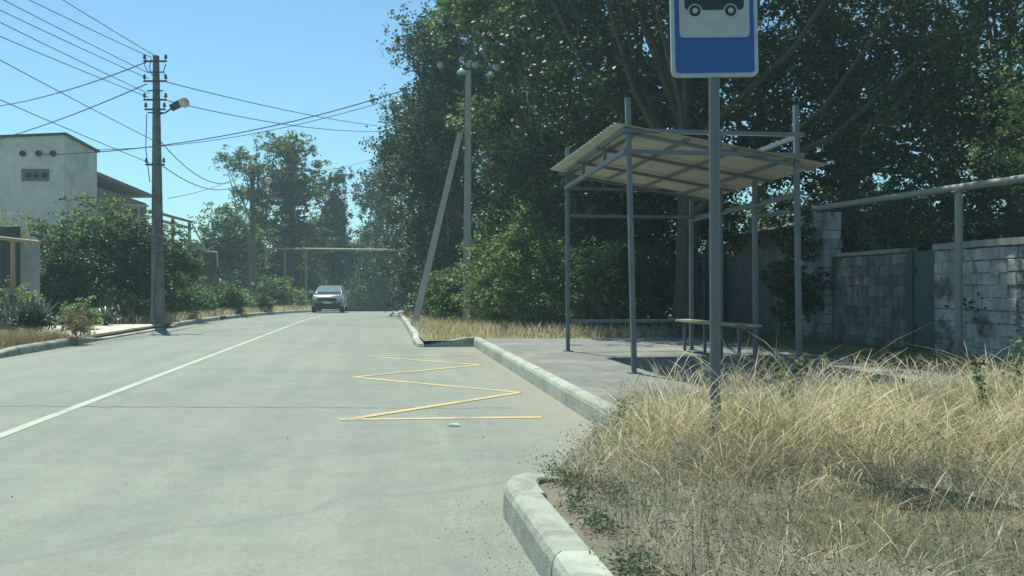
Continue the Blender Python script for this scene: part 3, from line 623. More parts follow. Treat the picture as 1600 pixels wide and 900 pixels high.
# ================================================================ RIGHT-HAND WALLS
def block_variants(n, size, seed, rough=.011):
    rd = random.Random(seed); out = []
    for k in range(n):
        import bmesh
        bm = bmesh.new(); bmesh.ops.create_cube(bm, size=1.0); bmesh.ops.bevel(bm, geom=bm.edges[:], offset=.045, segments=1, affect='EDGES', profile=.5)
        for v in bm.verts:
            v.co = Vector((v.co.x * size[0], v.co.y * size[1], v.co.z * size[2])) + Vector([rd.uniform(-rough, rough) for _ in range(3)])
        me = bpy.data.meshes.new("block"); bm.to_mesh(me); bm.free(); out.append(me)
    return out
def block_wall(root, p0, p1, z0, z1, thick, mat, bl=.39, bh=.19, seed=1, top_jag=0.0, skip=0.0, core=True, name="stone_block"):
    rd = random.Random(seed); d = Vector((p1.x - p0.x, p1.y - p0.y, 0)); L = d.length; d.normalize(); n = Vector((-d.y, d.x, 0)); ang = math.atan2(d.y, d.x)
    vs = block_variants(5, (bl - .009, thick, bh - .008), seed); half = block_variants(2, (bl / 2 - .009, thick, bh - .008), seed + 50)
    for me in vs + half: me.materials.append(mat)
    if core:
        m = MB(); c = (p0 + p1) / 2; c.z = (z0 + z1 - .03) / 2; m.box(c, (L - .02, thick - .05, z1 - z0 - .04), Matrix.Rotation(ang, 3, 'Z')); m.build("mortar_core", M_MORTAR, root)
    rows = int((z1 - z0) / bh + .5)
    for r in range(rows):
        s = 0; z = z0 + bh * (r + .5)
        first = (r % 2 == 1)
        while s < L - .05:
            ln = bl / 2 if (first or L - s < bl * .75) else bl; ln = min(ln, bl)
            if r == rows - 1 and rd.random() < top_jag: s += ln; first = False; continue
            me = rd.choice(half if ln < bl * .8 else vs); o = bpy.data.objects.new(name, me); COL.objects.link(o); o.parent = root
            c = p0 + d * (s + ln / 2) + n * rd.uniform(-.012, .012); o.location = Vector((c.x, c.y, z + rd.uniform(-.003, .003))) - ORG[root.name]
            o.rotation_euler = (rd.uniform(-.01, .01), rd.uniform(-.012, .012), ang + rd.uniform(-.012, .012) + (math.pi if rd.random() < .5 else 0)); ORG[o.name] = ORG[root.name]
            s += ln; first = False
a = R(9.05, 13.6); b = R(9.05, 8.0)
W1 = empty("block_wall", (a + b) / 2 + Vector((0, 0, ZV)), "weathered whitish limestone block wall behind the dry grass at right", "wall", "block walls")
block_wall(W1, a, b, ZV, ZV + 1.71, .2, M_BLOCK, seed=11)
cp = MB(); rot = Matrix.Rotation(math.atan2((b - a).y, (b - a).x), 3, 'Z')
for k in range(6):
    q = a.lerp(b, (k + .5) / 6); cp.box((q.x, q.y, ZV + 1.71 + .06 + .004 * (k % 2)), ((b - a).length / 6 - .012, .26, .1), rot)
cp.build("coping", surf("coping_concrete", (.2, .2, .18), (.3, .3, .27), 5, .9, .6, 40), W1)
# green metal gate and the darker stretch with its pillar
gp = empty("garden_gate", R(9.1, 14.05, ZV), "narrow dark green sheet metal gate between the two block walls", "gate")
m = MB(); m.beam(R(9.08, 13.68, ZV + .9), R(9.08, 14.35, ZV + .9), .05, 1.66); m.build("gate_leaf", plain("green_paint", (.03, .075, .07), .45), gp)
for v in (13.66, 14.37): m = MB(); m.beam(R(9.05, v, ZV), R(9.05, v, ZV + 1.78), .07, .07); m.build("gate_post", plain("green_paint", (.03, .075, .07), .45), gp)
m = MB(); m.beam(R(9.02, 13.8, ZV + .95), R(9.02, 13.95, ZV + .95), .03, .03); m.build("handle", M_DSTEEL, gp)
for z in (.45, 1.4): m = MB(); m.beam(R(9.03, 14.26, ZV + z), R(9.03, 14.36, ZV + z), .03, .08); m.build("hinge", M_DSTEEL, gp)
a = R(9.05, 17.0); b = R(9.05, 14.45)
W2 = empty("block_wall", (a + b) / 2 + Vector((0, 0, ZV)), "dark shaded stretch of block wall left of the green gate", "wall", "block walls")
M_BLOCKD = surf("shaded_block", (.15, .155, .14), (.34, .345, .31), 3, .95, .9, 22, bd=.05, vr=(0.6, 1.2), streak=.7)  # darker copy of the block colour: shade put in, with streaks
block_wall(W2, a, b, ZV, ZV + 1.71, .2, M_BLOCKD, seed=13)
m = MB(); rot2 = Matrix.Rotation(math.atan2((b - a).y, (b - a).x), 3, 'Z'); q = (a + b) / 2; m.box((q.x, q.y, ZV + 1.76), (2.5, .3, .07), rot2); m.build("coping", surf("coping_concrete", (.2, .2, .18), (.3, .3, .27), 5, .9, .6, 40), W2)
a = R(9.0, 18.4); b = R(9.0, 17.05)
W3 = empty("block_pillar", (a + b) / 2 + Vector((0, 0, ZV)), "tall limestone block pier under the left end of the grey pipe", "wall")
block_wall(W3, a, b, ZV, ZV + 2.66, .38, M_BLOCK, seed=17)
# small sheds / fence of upright boards and a whitewashed gatepost farther along
fb = empty("board_fence", R(9.05, 21, ZV), "old upright board fence in deep shade behind the shelter", "fence")
rd = random.Random(5); M_OLDW = surf("old_wood", (.16, .15, .12), (.27, .25, .20), 7, .9, .4, 60)
v = 18.55
me_b = None
while v < 23.2:
    wd = rd.uniform(.14, .19); m = MB(); m.box((0, 0, 0), (.025, wd - .012, 2.0))
    o = m.build("board", M_OLDW, fb); hgt = rd.uniform(.94, 1.02); o.scale = (1, 1, hgt); ORGB = ORG[fb.name]
    for vv_ in o.data.vertices: vv_.co += ORGB
    o.location = R(9.05, v + wd / 2, ZV + 1.0 * hgt) - ORGB; o.rotation_euler = (0, rd.uniform(-.01, .01), TH); v += wd
for z in (.5, 1.6): m = MB(); m.beam(R(9.12, 18.5, ZV + z), R(9.12, 23.2, ZV + z), .04, .08); m.build("rail", M_OLDW, fb)
wg = empty("whitewashed_wall", R(9.0, 24.2, ZV), "whitewashed garden wall catching the sun behind the shelter bench", "wall")
m = MB(); m.beam(R(8.95, 23.3, ZV + 1.0), R(8.95, 25.4, ZV + 1.0), .25, 2.0); m.build("wall_panel", M_WHITEW, wg)
m = MB(); m.beam(R(8.95, 23.25, ZV + 2.05), R(8.95, 25.45, ZV + 2.05), .34, .1); m.build("coping", M_KERB, wg)
m = MB(); m.beam(R(8.7, 22.9, ZV), R(8.7, 22.9, ZV + 2.3), .34, .34); m.build("brick_pillar", surf("brown_render", (.16, .12, .09), (.24, .19, .15), 5, .95, .5, 40), wg)
# house behind the wall
hb = empty("garden_shed", R(12.5, 22, ZV), "low shed with pale wall and sloping dark roof behind the board fence", "building")
m = MB(); m.prism([(R(u, v).x, R(u, v).y) for u, v in ((11, 20), (15, 20), (15, 27), (11, 27))], ZV, 2.9); m.build("wall", surf("shed_render", (.3, .28, .24), (.42, .4, .34), 3, .9, .4, 40), hb)
m = MB(); rr_ = [R(10.6, 19.6, 2.75), R(15.4, 19.6, 3.9), R(15.4, 27.4, 3.9), R(10.6, 27.4, 2.75)]; m.loft([rr_, [p + Vector((0, 0, .12)) for p in rr_]]); m.build("roof", surf("old_slate", (.1, .1, .1), (.17, .16, .15), 4, .9, .6, 30), hb)
for v in (21.5, 24.5):
    m = MB(); m.beam(R(10.98, v, 1.6), R(10.98, v + 1, 1.6), .05, .9); wn = m.build("window", M_WOOD, hb); m = MB(); m.beam(R(10.94, v + .08, 1.6), R(10.94, v + .92, 1.6), .02, .75); m.build("pane", plain("dark_glass", (.02, .03, .035), .1), wn)

# ================================================================ LEFT BUILDINGS
cA = P(100, HZ, 38); 
def bld_pt(a, b, z): return Vector((cA.x - a * CT * 1 - b * ST, cA.y - a * ST * 0.3 + b * CT, z))   # a: to the left, b: away
bw = empty("block_building", Vector((cA.x, cA.y, ZV)), "tall windowless pale grey block building with round vents at far left", "building")
zc = P(0, 211, 38).z; zl = zc - .35; zr_ = P(0, 234, 41.6).z
M_BW = surf("grey_stucco", (.58, .60, .58), (.74, .76, .73), 1.1, .92, .35, 30, c3=(.50, .52, .50), s3=.5)
m = MB()
bot = [bld_pt(7, 0, -.2), bld_pt(0, 0, -.2), bld_pt(0, 4.4, -.2), bld_pt(7, 4.4, -.2)]; top = [bld_pt(7, 0, zl), bld_pt(0, 0, zc), bld_pt(0, 4.4, zr_), bld_pt(7, 4.4, zr_ - .3)]
m.loft([bot, top]); m.build("wall", M_BW, bw)
m = MB(); e2 = .12
t0 = [bld_pt(7.1, -e2, zl), bld_pt(-e2, -e2, zc), bld_pt(-e2, 4.5, zr_), bld_pt(7.1, 4.5, zr_ - .3)]; m.loft([[p + Vector((0, 0, .003)) for p in t0], [p + Vector((0, 0, .1)) for p in t0]]); m.build("roof", M_DSTEEL, bw)
def on_front(px, py, off=-.02):
    # intersection of the pixel ray with the front face
    A0 = bld_pt(0, off, 0); B0 = bld_pt(7, off, 0); d = B0 - A0; k = (px - 800) / F
    t = (k * A0.y - A0.x) / (d.x - k * d.y); q = A0 + d * t; return Vector((q.x, q.y, H - (py - HZ) / F * q.y))
for px in (35.5, 60.5, 83): 
    c = on_front(px, 240); m = MB(); m.lathe(c + Vector((0, -.08, 0)), (0, 1, 0), [(0, .09), (.0, .125), (.09, .125)], 14); m.build("vent", M_BLACK, bw)  # solid black discs, the dark of open holes put into colour
c = on_front(55, 273.5); m = MB(); m.box(c + Vector((0, -.01, 0)), (1.12, .06, .5), Matrix.Rotation(math.atan2(ST * .3, CT), 3, 'Z')); rec = m.build("recess_shade_panel", surf("recess_shade", (.13, .14, .14), (.19, .2, .19), 8, .9, .2, 40), bw)  # dark slab in place of a recess, its shade put into the colour
for px in (45, 57, 70): c = on_front(px, 274); m = MB(); m.lathe(c + Vector((0, -.07, 0)), (0, 1, 0), [(0, .1), (.03, .11)], 12); m.build("vent_hole", M_BLACK, rec)  # black discs paint the dark inside of the openings
# gabled house behind it
g0 = empty("brown_house", P(185, HZ, 52) * 1.0, "brown house with a sloping dark roof between the block building and the lamp pole", "building"); g0.location.z = 0; ORG[g0.name] = Vector(g0.location)
M_BRN = surf("brown_plaster", (.13, .10, .085), (.2, .165, .14), 2, .9, .4, 30)
pA = P(120, HZ, 47); pB = P(229, HZ, 54); zA = P(0, 280, 47).z; zB = P(0, 318, 54).z
m = MB(); dd = (pB - pA); nn_ = Vector((-dd.y, dd.x, 0)).normalized() * 5
m.loft([[Vector((p.x, p.y, 0)) for p in (pA, pB, pB + nn_, pA + nn_)], [Vector((pA.x, pA.y, zA)), Vector((pB.x, pB.y, zB)), Vector((pB.x + nn_.x, pB.y + nn_.y, zB)), Vector((pA.x + nn_.x, pA.y + nn_.y, zA))]]); m.build("wall", M_BRN, g0)
pa = P(112, 258, 46.2); pb = P(237, 309, 54.6); nn2 = nn_ * 1.1
m = MB(); rg = [pa, pb, pb + nn2, pa + nn2]; m.loft([rg, [p + Vector((0, 0, .22)) for p in rg]]); m.build("roof", surf("slate_roof", (.12, .1, .1), (.18, .15, .15), 3, .8, .4, 20), g0)
for px in (158, 180, 205):
    D_ = 47 + (px - 120) / 109 * 7 - .1; m = MB(); c = P(px, 335, D_); m.beam(c + Vector((-.35, 0, 0)), c + Vector((.35, .35, 0)), .08, 1.0); wn = m.build("window", M_WOOD, g0); m = MB(); c = c + Vector((0, -.06, 0)); m.beam(c + Vector((-.28, 0, 0)), c + Vector((.28, .28, 0)), .03, .86); m.build("pane", plain("dark_glass", (.02, .03, .035), .1), wn)
m = MB(); m.beam(P(150, 316, 50), P(232, 322, 52.5), .1, .1); m.build("balcony_rail", M_PIPE, g0)
# grey garden wall at far left
gw = empty("garden_wall", P(20, HZ, 25.5) - Vector((0, 0, H)), "low blue-grey garden wall behind the yucca at far left", "wall")
m = MB(); a_ = P(-80, HZ, 25); b_ = P(62, HZ, 26); m.beam(Vector((a_.x, a_.y, 1.25)), Vector((b_.x, b_.y, 1.25)), .25, 2.5); m.build("wall_panel", surf("bluegrey_render", (.24, .27, .28), (.33, .36, .36), 2, .9, .3, 40), gw)
m = MB(); c = P(16, 402, 24.9); m.box(c, (.5, .12, 1.7)); m.build("door", M_DSTEEL, gw)
# red-brown small house and pergola
rh = empty("red_house", P(316, HZ, 58) - Vector((0, 0, H)), "small house with reddish wall and cream gable beside the pipe elbow", "building")
m = MB(); a_ = P(298, HZ, 57); b_ = P(334, HZ, 60)
m.loft([[Vector((p.x, p.y, 0)) for p in (a_, b_, b_ + Vector((-2, 5, 0)), a_ + Vector((-2, 5, 0)))], [Vector((p.x, p.y, z)) for p, z in ((a_, 4.3), (b_, 3.4), (b_ + Vector((-2, 5, 0)), 3.4), (a_ + Vector((-2, 5, 0)), 4.3))]]); m.build("wall", surf("red_plaster", (.25, .13, .10), (.34, .22, .17), 2, .9, .3, 30), rh)
m = MB(); rg = [Vector((a_.x - .3, a_.y - .4, 4.35)), Vector((b_.x + .3, b_.y - .4, 3.3)), Vector((b_.x - 1.7, b_.y + 5, 3.3)), Vector((a_.x - 2.3, a_.y + 5, 4.35))]; m.loft([rg, [p + Vector((0, 0, .18)) for p in rg]]); m.build("roof", M_CONC, rh)
pg = empty("pergola", P(275, HZ, 40) - Vector((0, 0, H)), "weathered wooden pergola frame above the bushes right of the lamp pole", "pergola")
for a_, b_ in (((236, 330), (300, 347)), ((240, 342), (300, 357))): m = MB(); m.beam(P(*a_, 38), P(*b_, 42), .1, .1); m.build("beam", M_WOOD, pg)
for px, py in ((246, 333), (270, 340), (296, 347)):
    D_ = 38 + (px - 236) / 16; q = P(px, py, D_); m = MB(); m.beam(Vector((q.x, q.y, 0)), q, .12, .12); m.build("post", M_WOOD, pg)

# ================================================================ CAR
def make_car():
    D = 50.0; c = P(511, HZ, D); c.z = hzf(51) + .005; root = empty("silver_car", c, "silver white off-road car facing us in the oncoming lane", "car")
    
    fwd = -R(.03, 1, 0).normalized(); side = Vector((fwd.y, -fwd.x, 0)) * -1; side = Vector((-fwd.y, fwd.x, 0))
    def Q(x, y, z): return Vector(c) + side * x + fwd * (-y) + Vector((0, 0, z))     # y: distance behind the nose
    M_CAR = plain("silver_paint", (.22, .245, .25), .22, .6); M_DG = plain("car_glass", (.16, .20, .21), .06, 0.0); M_TRIM = plain("dark_trim", (.03, .032, .035), .5)
    hw = .87
    def ring(y, zb, zs, zt, wb, ws, wt):
        return [Q(x, y, z) for x, z in ((-wb, zb), (-ws, zb + .12), (-ws, zs), (-wt, zt), (wt, zt), (ws, zs), (ws, zb + .12), (wb, zb))]
    m = MB(); m.loft([ring(0, .50, .74, .86, .60, .76, .62), ring(.12, .42, .80, .95, .74, .86, .76), ring(.45, .28, .84, 1.02, .80, hw, .80), ring(1.15, .26, .90, 1.10, .82, hw, .82), ring(2.2, .26, .96, 1.12, .82, hw, .84), ring(3.8, .28, .98, 1.12, .82, hw, .84), ring(4.45, .36, .95, 1.08, .78, .84, .78), ring(4.6, .5, .85, 1.0, .7, .78, .7)])
    body = m.build("body", M_CAR, root, smooth=True)
    m = MB(); m.loft([[Q(x, 1.10, z) for x, z in ((-.74, 1.09), (.74, 1.09), (.74, 1.11), (-.74, 1.11))], [Q(x, 1.85, z) for x, z in ((-.79, 1.09), (.79, 1.09), (.62, 1.47), (-.62, 1.47))], [Q(x, 2.3, z) for x, z in ((-.82, 1.09), (.82, 1.09), (.64, 1.55), (-.64, 1.55))], [Q(x, 3.7, z) for x, z in ((-.82, 1.09), (.82, 1.09), (.64, 1.53), (-.64, 1.53))], [Q(x, 4.45, z) for x, z in ((-.76, 1.05), (.76, 1.05), (.62, 1.20), (-.62, 1.20))]])
    m.build("cabin", M_CAR, root, smooth=True)
    m = MB(); w0 = [Q(-.69, 1.13, 1.14), Q(.69, 1.13, 1.14), Q(.585, 1.83, 1.455), Q(-.585, 1.83, 1.455)]; off = fwd * .02 + Vector((0, 0, .02))
    m.loft([w0, [p + off for p in w0]]); m.build("windscreen", M_DG, root)
    for s in (-1, 1):
        m = MB(); w0 = [Q(s * .815, 1.5, 1.14), Q(s * .83, 3.9, 1.14), Q(s * .67, 3.6, 1.45), Q(s * .66, 2.1, 1.45)]; m.loft([w0, [p + side * s * .03 for p in w0]]); m.build("side_window", M_DG, root)
        m = MB(); m.loft([[Q(s * x, .12, z) for x, z in ((.52, .74), (.80, .76), (.82, .88), (.54, .86))], [Q(s * x, -.05 + max(0, x - .5) * .2, z) for x, z in ((.52, .74), (.79, .76), (.80, .87), (.54, .85))]]); m.build("headlight", plain("headlight", (.75, .8, .8), .1), root)
        m = MB(); m.loft([[Q(s * x, .03, z) for x, z in ((.56, .48), (.72, .50), (.72, .58), (.56, .58))], [Q(s * x, -.01, z) for x, z in ((.56, .48), (.70, .50), (.70, .58), (.56, .58))]]); m.build("fog_lamp", M_INS, root)
        m = MB(); m.box(Q(s * 1.02, 1.35, 1.17), (.25, .12, .19)); m.box(Q(s * .88, 1.35, 1.1), (.1, .06, .05)); m.build("mirror", plain("mirror_shell", (.5, .54, .55), .3), root)
        for y in (.85, 3.65):
            m = MB(); p = Q(s * .68, y, .36); ax = side * s; m.lathe(p, ax, [(0, .3), (.0, .36), (.2, .36), (.22, .33)], 20); wl = m.build("wheel", M_BLACK, root, smooth=True)
            m = MB(); m.lathe(p + ax * .2, ax, [(0, .23), (.025, .22), (.03, .06)], 16); m.build("rim", M_CAR, wl)
        m = MB(); m.tube([Q(s * .60, 2.2, 1.57), Q(s * .60, 3.6, 1.555)], .02, 6); m.build("roof_rail", M_TRIM, root)
    m = MB(); m.loft([[Q(x, -.005, z) for x, z in ((-.50, .64), (.50, .64), (.56, .87), (-.56, .87))], [Q(x, -.03, z) for x, z in ((-.48, .65), (.48, .65), (.54, .86), (-.54, .86))]]); gr = m.build("grille", M_TRIM, root)
    for z in (.73, .78, .83): m = MB(); m.box(Q(0, -.035, z), (.8, .015, .012)); m.build("grille_bar", M_CAR, gr)
    m = MB(); m.loft([[Q(x, .02, z) for x, z in ((-.66, .27), (.66, .27), (.8, .58), (-.8, .58))], [Q(x, -.05, z) for x, z in ((-.62, .28), (.62, .28), (.74, .56), (-.74, .56))]]); m.build("bumper", M_TRIM, root)
    m = MB(); m.box(Q(0, -.06, .58), (.50, .015, .11)); m.build("number_plate", M_INS, root)
    m = MB(); m.loft([[Q(x, .3, z) for x, z in ((-.75, .2), (.75, .2), (.75, .45), (-.75, .45))], [Q(x, 4.2, z) for x, z in ((-.75, .2), (.75, .2), (.75, .45), (-.75, .45))]]); m.build("underbody", M_TRIM, root)
make_car()

# ================================================================ TREES
def ell(x, y, z, r, rz=None): return (x, y, z, r, r, rz or r)
def column_lobes(h, r, seed, z0=1.0, step=1.3, taper=True):
    rd = random.Random(seed); out = []; z = z0 + r * .5
    while z < h - .5:
        t = (z - z0) / (h - z0); rr = r * (0.6 + 0.9 * math.sin(math.pi * min(1, .16 + t * .84)) ** .8 * .55) if taper else r
        for k in range(3):
            a = rd.uniform(0, 6.28); out.append((math.cos(a) * rr * .5, math.sin(a) * rr * .5, z + rd.uniform(-.5, .5), rr * rd.uniform(.45, .7), rr * rd.uniform(.45, .7), rd.uniform(1.0, 1.9)))
        z += step
    return out
def round_lobes(h, r, n, seed, zmin, sq=.75):
    rd = random.Random(seed); out = []
    for k in range(n):
        a = rd.uniform(0, 6.28); d = r * math.sqrt(rd.random()) * .78; z = rd.uniform(zmin + .8, h - 1.0)
        t = (z - zmin) / (h - zmin); sc = math.sin(math.pi * (0.12 + .8 * t)) ** .6
        q = r * rd.uniform(.26, .46); out.append((math.cos(a) * d * sc, math.sin(a) * d * sc, z, q, q, q * sq))
    return out
def at(px, D, z=ZV): p = P(px, HZ, D); p.z = z + hzf(UV(p)[1]); return p
TG = "big trees behind the bus stop"
tree("poplar_tree", "tallest dark poplar right of the road, running out of the top of the photo", at(708, 37), 15, .32, column_lobes(19, 2.05, 1, 0.6), 2500, 25, .42, .155, L_POP, 101, group=TG, bark=M_PBARK, shell=3, flat=1.4, limbs=24)
tree("poplar_tree", "shorter poplar leaning out over the far road, left of the tallest one", at(664, 43), 10, .26, column_lobes(12.6, 2.2, 2, 1.3), 2000, 26, .45, .165, L_POP, 102, group=TG, bark=M_PBARK, shell=3, flat=1.3, limbs=18)
tree("poplar_tree", "farthest poplar, at the left edge of the dark poplars beyond the road's bend", at(604, 82), 9, .24, column_lobes(14.5, 2.5, 3, 0.4), 1400, 22, .55, .24, L_POP, 103, group=TG, shell=3, flat=1.2)
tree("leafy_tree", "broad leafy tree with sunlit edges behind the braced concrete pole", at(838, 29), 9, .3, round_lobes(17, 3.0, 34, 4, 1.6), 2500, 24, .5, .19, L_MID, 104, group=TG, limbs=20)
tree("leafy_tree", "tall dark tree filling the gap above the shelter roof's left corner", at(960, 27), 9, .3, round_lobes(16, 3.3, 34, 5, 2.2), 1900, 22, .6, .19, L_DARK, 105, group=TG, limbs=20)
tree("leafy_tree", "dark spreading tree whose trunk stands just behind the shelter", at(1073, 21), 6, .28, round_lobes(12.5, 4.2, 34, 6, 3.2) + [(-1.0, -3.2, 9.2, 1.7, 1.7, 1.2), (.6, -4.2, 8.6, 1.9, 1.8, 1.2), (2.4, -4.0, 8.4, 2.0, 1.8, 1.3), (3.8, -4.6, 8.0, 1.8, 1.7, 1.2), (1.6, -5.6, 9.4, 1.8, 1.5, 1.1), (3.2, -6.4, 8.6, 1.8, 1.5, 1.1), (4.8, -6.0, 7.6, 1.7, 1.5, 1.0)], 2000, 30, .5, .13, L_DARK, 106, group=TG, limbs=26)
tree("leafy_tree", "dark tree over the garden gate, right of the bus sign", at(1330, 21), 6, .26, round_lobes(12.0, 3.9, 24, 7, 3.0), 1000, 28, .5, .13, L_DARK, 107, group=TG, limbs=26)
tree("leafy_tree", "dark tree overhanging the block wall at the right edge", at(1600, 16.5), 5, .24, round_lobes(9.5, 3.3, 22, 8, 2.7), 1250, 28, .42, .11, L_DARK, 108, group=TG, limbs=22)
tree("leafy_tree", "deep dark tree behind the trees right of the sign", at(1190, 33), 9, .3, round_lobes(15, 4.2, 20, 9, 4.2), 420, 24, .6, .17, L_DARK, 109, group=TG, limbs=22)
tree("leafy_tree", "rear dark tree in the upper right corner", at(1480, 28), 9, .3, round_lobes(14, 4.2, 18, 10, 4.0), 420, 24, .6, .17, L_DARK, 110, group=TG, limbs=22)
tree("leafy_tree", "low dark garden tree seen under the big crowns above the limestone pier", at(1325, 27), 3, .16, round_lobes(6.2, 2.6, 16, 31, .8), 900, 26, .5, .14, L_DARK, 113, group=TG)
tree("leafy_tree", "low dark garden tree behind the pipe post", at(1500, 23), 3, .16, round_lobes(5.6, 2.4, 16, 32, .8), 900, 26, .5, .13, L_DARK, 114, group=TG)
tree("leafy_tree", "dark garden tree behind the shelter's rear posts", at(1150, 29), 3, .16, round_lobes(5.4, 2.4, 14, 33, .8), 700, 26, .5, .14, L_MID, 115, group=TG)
tree("acacia_tree", "sunlit feathery acacia at the right edge above the pipe", at(1655, 13.5), 3.4, .1, [(-.2, 0, 4.0, .8, .8, .5), (.4, 0, 4.6, .9, .8, .5), (-.5, 0, 3.2, .6, .6, .35), (.2, 0, 3.4, .8, .7, .5)], 420, 24, .3, .075, L_BRIGHT, 111, group=TG, lw=.35)
tree("background_tree", "leafy tree mass behind the poplars", at(780, 48), 9, .3, round_lobes(17, 4.4, 26, 12, 1.4), 900, 20, .8, .28, L_DARK, 112, group=TG)
# left and far trees
LG = "trees along the far left side"
tree("acacia_tree", "thin crowned acacia directly behind the second utility pole", at(402, 66), 8, .24, [(-1.4, 0, 11, 1.3, 1.3, .7), (.1, 0, 10.0, 1.0, 1.2, .8), (-.8, .5, 8.6, 1.4, 1.2, .6), (.8, 0, 8.0, 1.2, 1, 1.0), (1.2, 0, 11.9, .9, .9, .8), (1.4, 0, 9.4, .8, .8, 1.2), (.4, 0, 6, 1.4, 1.4, 1.3)], 620, 18, .5, .2, L_ACA, 121, group=LG, limbs=26)
tree("acacia_tree", "tallest acacia with dense layered crown left of the road's end", at(455, 68), 9, .28, [(0, 0, 12.2, 1.3, 1.3, 1.0), (.7, 0, 10.9, 1.5, 1.3, .8), (-.5, 0, 9.7, 1.2, 1.2, .9), (1.2, 0, 9.3, 1.1, 1.1, .7), (.2, 0, 8.2, 1.6, 1.4, .9), (-.3, 0, 6.5, 1.9, 1.6, 1.3), (.9, 0, 5, 2.0, 1.6, 1.5)], 1000, 20, .5, .22, L_ACA, 122, group=LG, limbs=22)
tree("poplar_tree", "slim dark poplar with a notched top right of the acacias", at(522, 76), 7, .2, [(-.9, 0, 10.4, .6, .6, 1.2), (.35, 0, 10.2, .85, .8, 1.9), (0, 0, 7.6, 1.5, 1.3, 2.0), (-.8, 0, 6.2, 1.4, 1.3, 2.0), (.5, 0, 4.6, 1.6, 1.4, 2.0)], 1300, 20, .4, .22, L_POP, 123, group=LG, flat=1.3)
tree("leafy_tree", "rounded green tree left of the second utility pole", at(352, 60), 4, .2, [(0, 0, 5.6, 1.5, 1.4, 1.3), (-.9, 0, 4.4, 1.2, 1.2, 1.2), (.8, 0, 4.0, 1.6, 1.4, 1.5), (0, 0, 2.6, 2.0, 1.6, 1.6), (-1.4, 0, 2.8, 1.0, 1, 1.2)], 900, 20, .5, .2, L_MID, 124, group=LG)
tree("leafy_tree", "dark low tree between the second utility pole and the yellow pipe", at(432, 72), 4, .2, round_lobes(6.5, 3.2, 16, 14, .6), 1000, 20, .6, .24, L_DARK, 125, group=LG)
tree("leafy_tree", "mid green tree under the yellow pipe beyond the car", at(500, 84), 4, .2, round_lobes(6.6, 3.6, 16, 15, .3), 1000, 20, .6, .26, L_MID, 126, group=LG)
tree("leafy_tree", "pale sunlit tree at the end of the road beside the poplars", at(572, 88), 4, .2, round_lobes(8.2, 2.6, 14, 16, .0), 850, 20, .6, .26, L_BRIGHT, 127, group=LG)
tree("leafy_tree", "dark tree closing the end of the road behind the car", at(545, 96), 4, .2, round_lobes(7.0, 5.0, 18, 17, -1.5), 1000, 20, .8, .3, L_DARK, 128, group=LG)
tree("leafy_tree", "green tree beyond the road's end under the pipe's right half", at(615, 80), 4, .2, round_lobes(6.0, 3.4, 14, 18, -1.2), 900, 20, .7, .26, L_MID, 129, group=LG)
tree("leafy_tree", "distant green tree behind the pergola and red house", at(300, 76), 4, .2, round_lobes(5.5, 3.2, 14, 19, 0), 700, 20, .7, .26, L_MID, 130, group=LG)
tree("leafy_tree", "small rounded yellow-green tree above the garden wall at far left", at(10, 31), 2.2, .12, [(0, 0, 2.9, 1.0, .9, .7), (-.9, 0, 2.7, .9, .8, .7), (.4, 0, 2.3, .7, .6, .5)], 320, 26, .35, .10, L_BRIGHT, 131)
# bushes
def bush(label, px, D, w, h, n, per, leaf, mat, seed, group=None, name="bush", crad=.32, lobes=9, zmin=.25):
    crad = min(crad, .17 * w)
    rd = random.Random(seed); L = []
    for k in range(lobes):
        a = rd.uniform(0, 6.28); d = w * .5 * math.sqrt(rd.random()) * .75; z = rd.uniform(.2, .78) * h; q = w * rd.uniform(.16, .26)
        L.append((math.cos(a) * d, math.sin(a) * d * .7, z, q, q * .8, min(h * .25, q)))
    L.append((0, 0, h * .3, w * .4, w * .3, h * .3)); L.append((0, 0, h * .75, w * .22, w * .2, h * .22))
    return tree(name, label, at(px, D), h * .6, max(.01, h * .018), L, n, per, crad, leaf, mat, seed, cat="bush", group=group, limbs=10)
BG = "bushes on the left verge"
bush("largest dark bush standing before the brown house", 150, 31, 3.9, 4.3, 1800, 26, .115, L_MID, 201, BG, lobes=16)
bush("dark bush touching the left of the lamp pole", 212, 30, 2.3, 3.6, 1000, 26, .11, L_DARK, 202, BG)
bush("loose tall bush just right of the lamp pole", 272, 33, 1.5, 3.5, 480, 22, .11, L_MID, 203, BG)
bush("mounded dark bush at the left of the largest bush", 100, 28, 1.7, 2.6, 600, 24, .10, L_DARK, 204, BG)
bush("low leafy bush before the red house", 308, 36, 1.5, 1.1, 420, 22, .10, L_MID, 205, BG)
bush("low leafy shrub with broad leaves before the second utility pole", 350, 40, 2.2, 1.3, 480, 22, .11, L_MID, 206, BG)
bush("yellow-green shrub behind the silver car's left side", 447, 56, 2.4, 1.9, 420, 20, .14, L_BRIGHT, 207, BG)
bush("shrub under the yellow pipe, left of the silver car", 480, 66, 3.0, 2.3, 420, 20, .16, L_MID, 216, BG)
bush("green shrub right of the second utility pole", 420, 52, 2.4, 1.7, 420, 20, .14, L_MID, 208, BG)
bush("small clump of green weeds right at the foot of the second utility pole", 410, 45, 1.3, .9, 220, 20, .10, L_MID, 209, BG)
bush("round bright green shrub on the left verge behind the yucca", 122, 24, .9, .75, 240, 22, .07, L_BRIGHT, 210, BG)
bush("low bright groundcover plant at the driveway's far edge", 190, 29, 2.0, .75, 420, 24, .075, L_BRIGHT, 211, BG)
bush("low bright plant left of the lamp pole's foot", 222, 29.3, 1.0, .8, 260, 24, .075, L_MID, 212, BG)
bush("reddish dry shrub on the verge right of the yucca", 120, 19.6, .65, .55, 170, 18, .04, L_STRAWR, 213, BG)
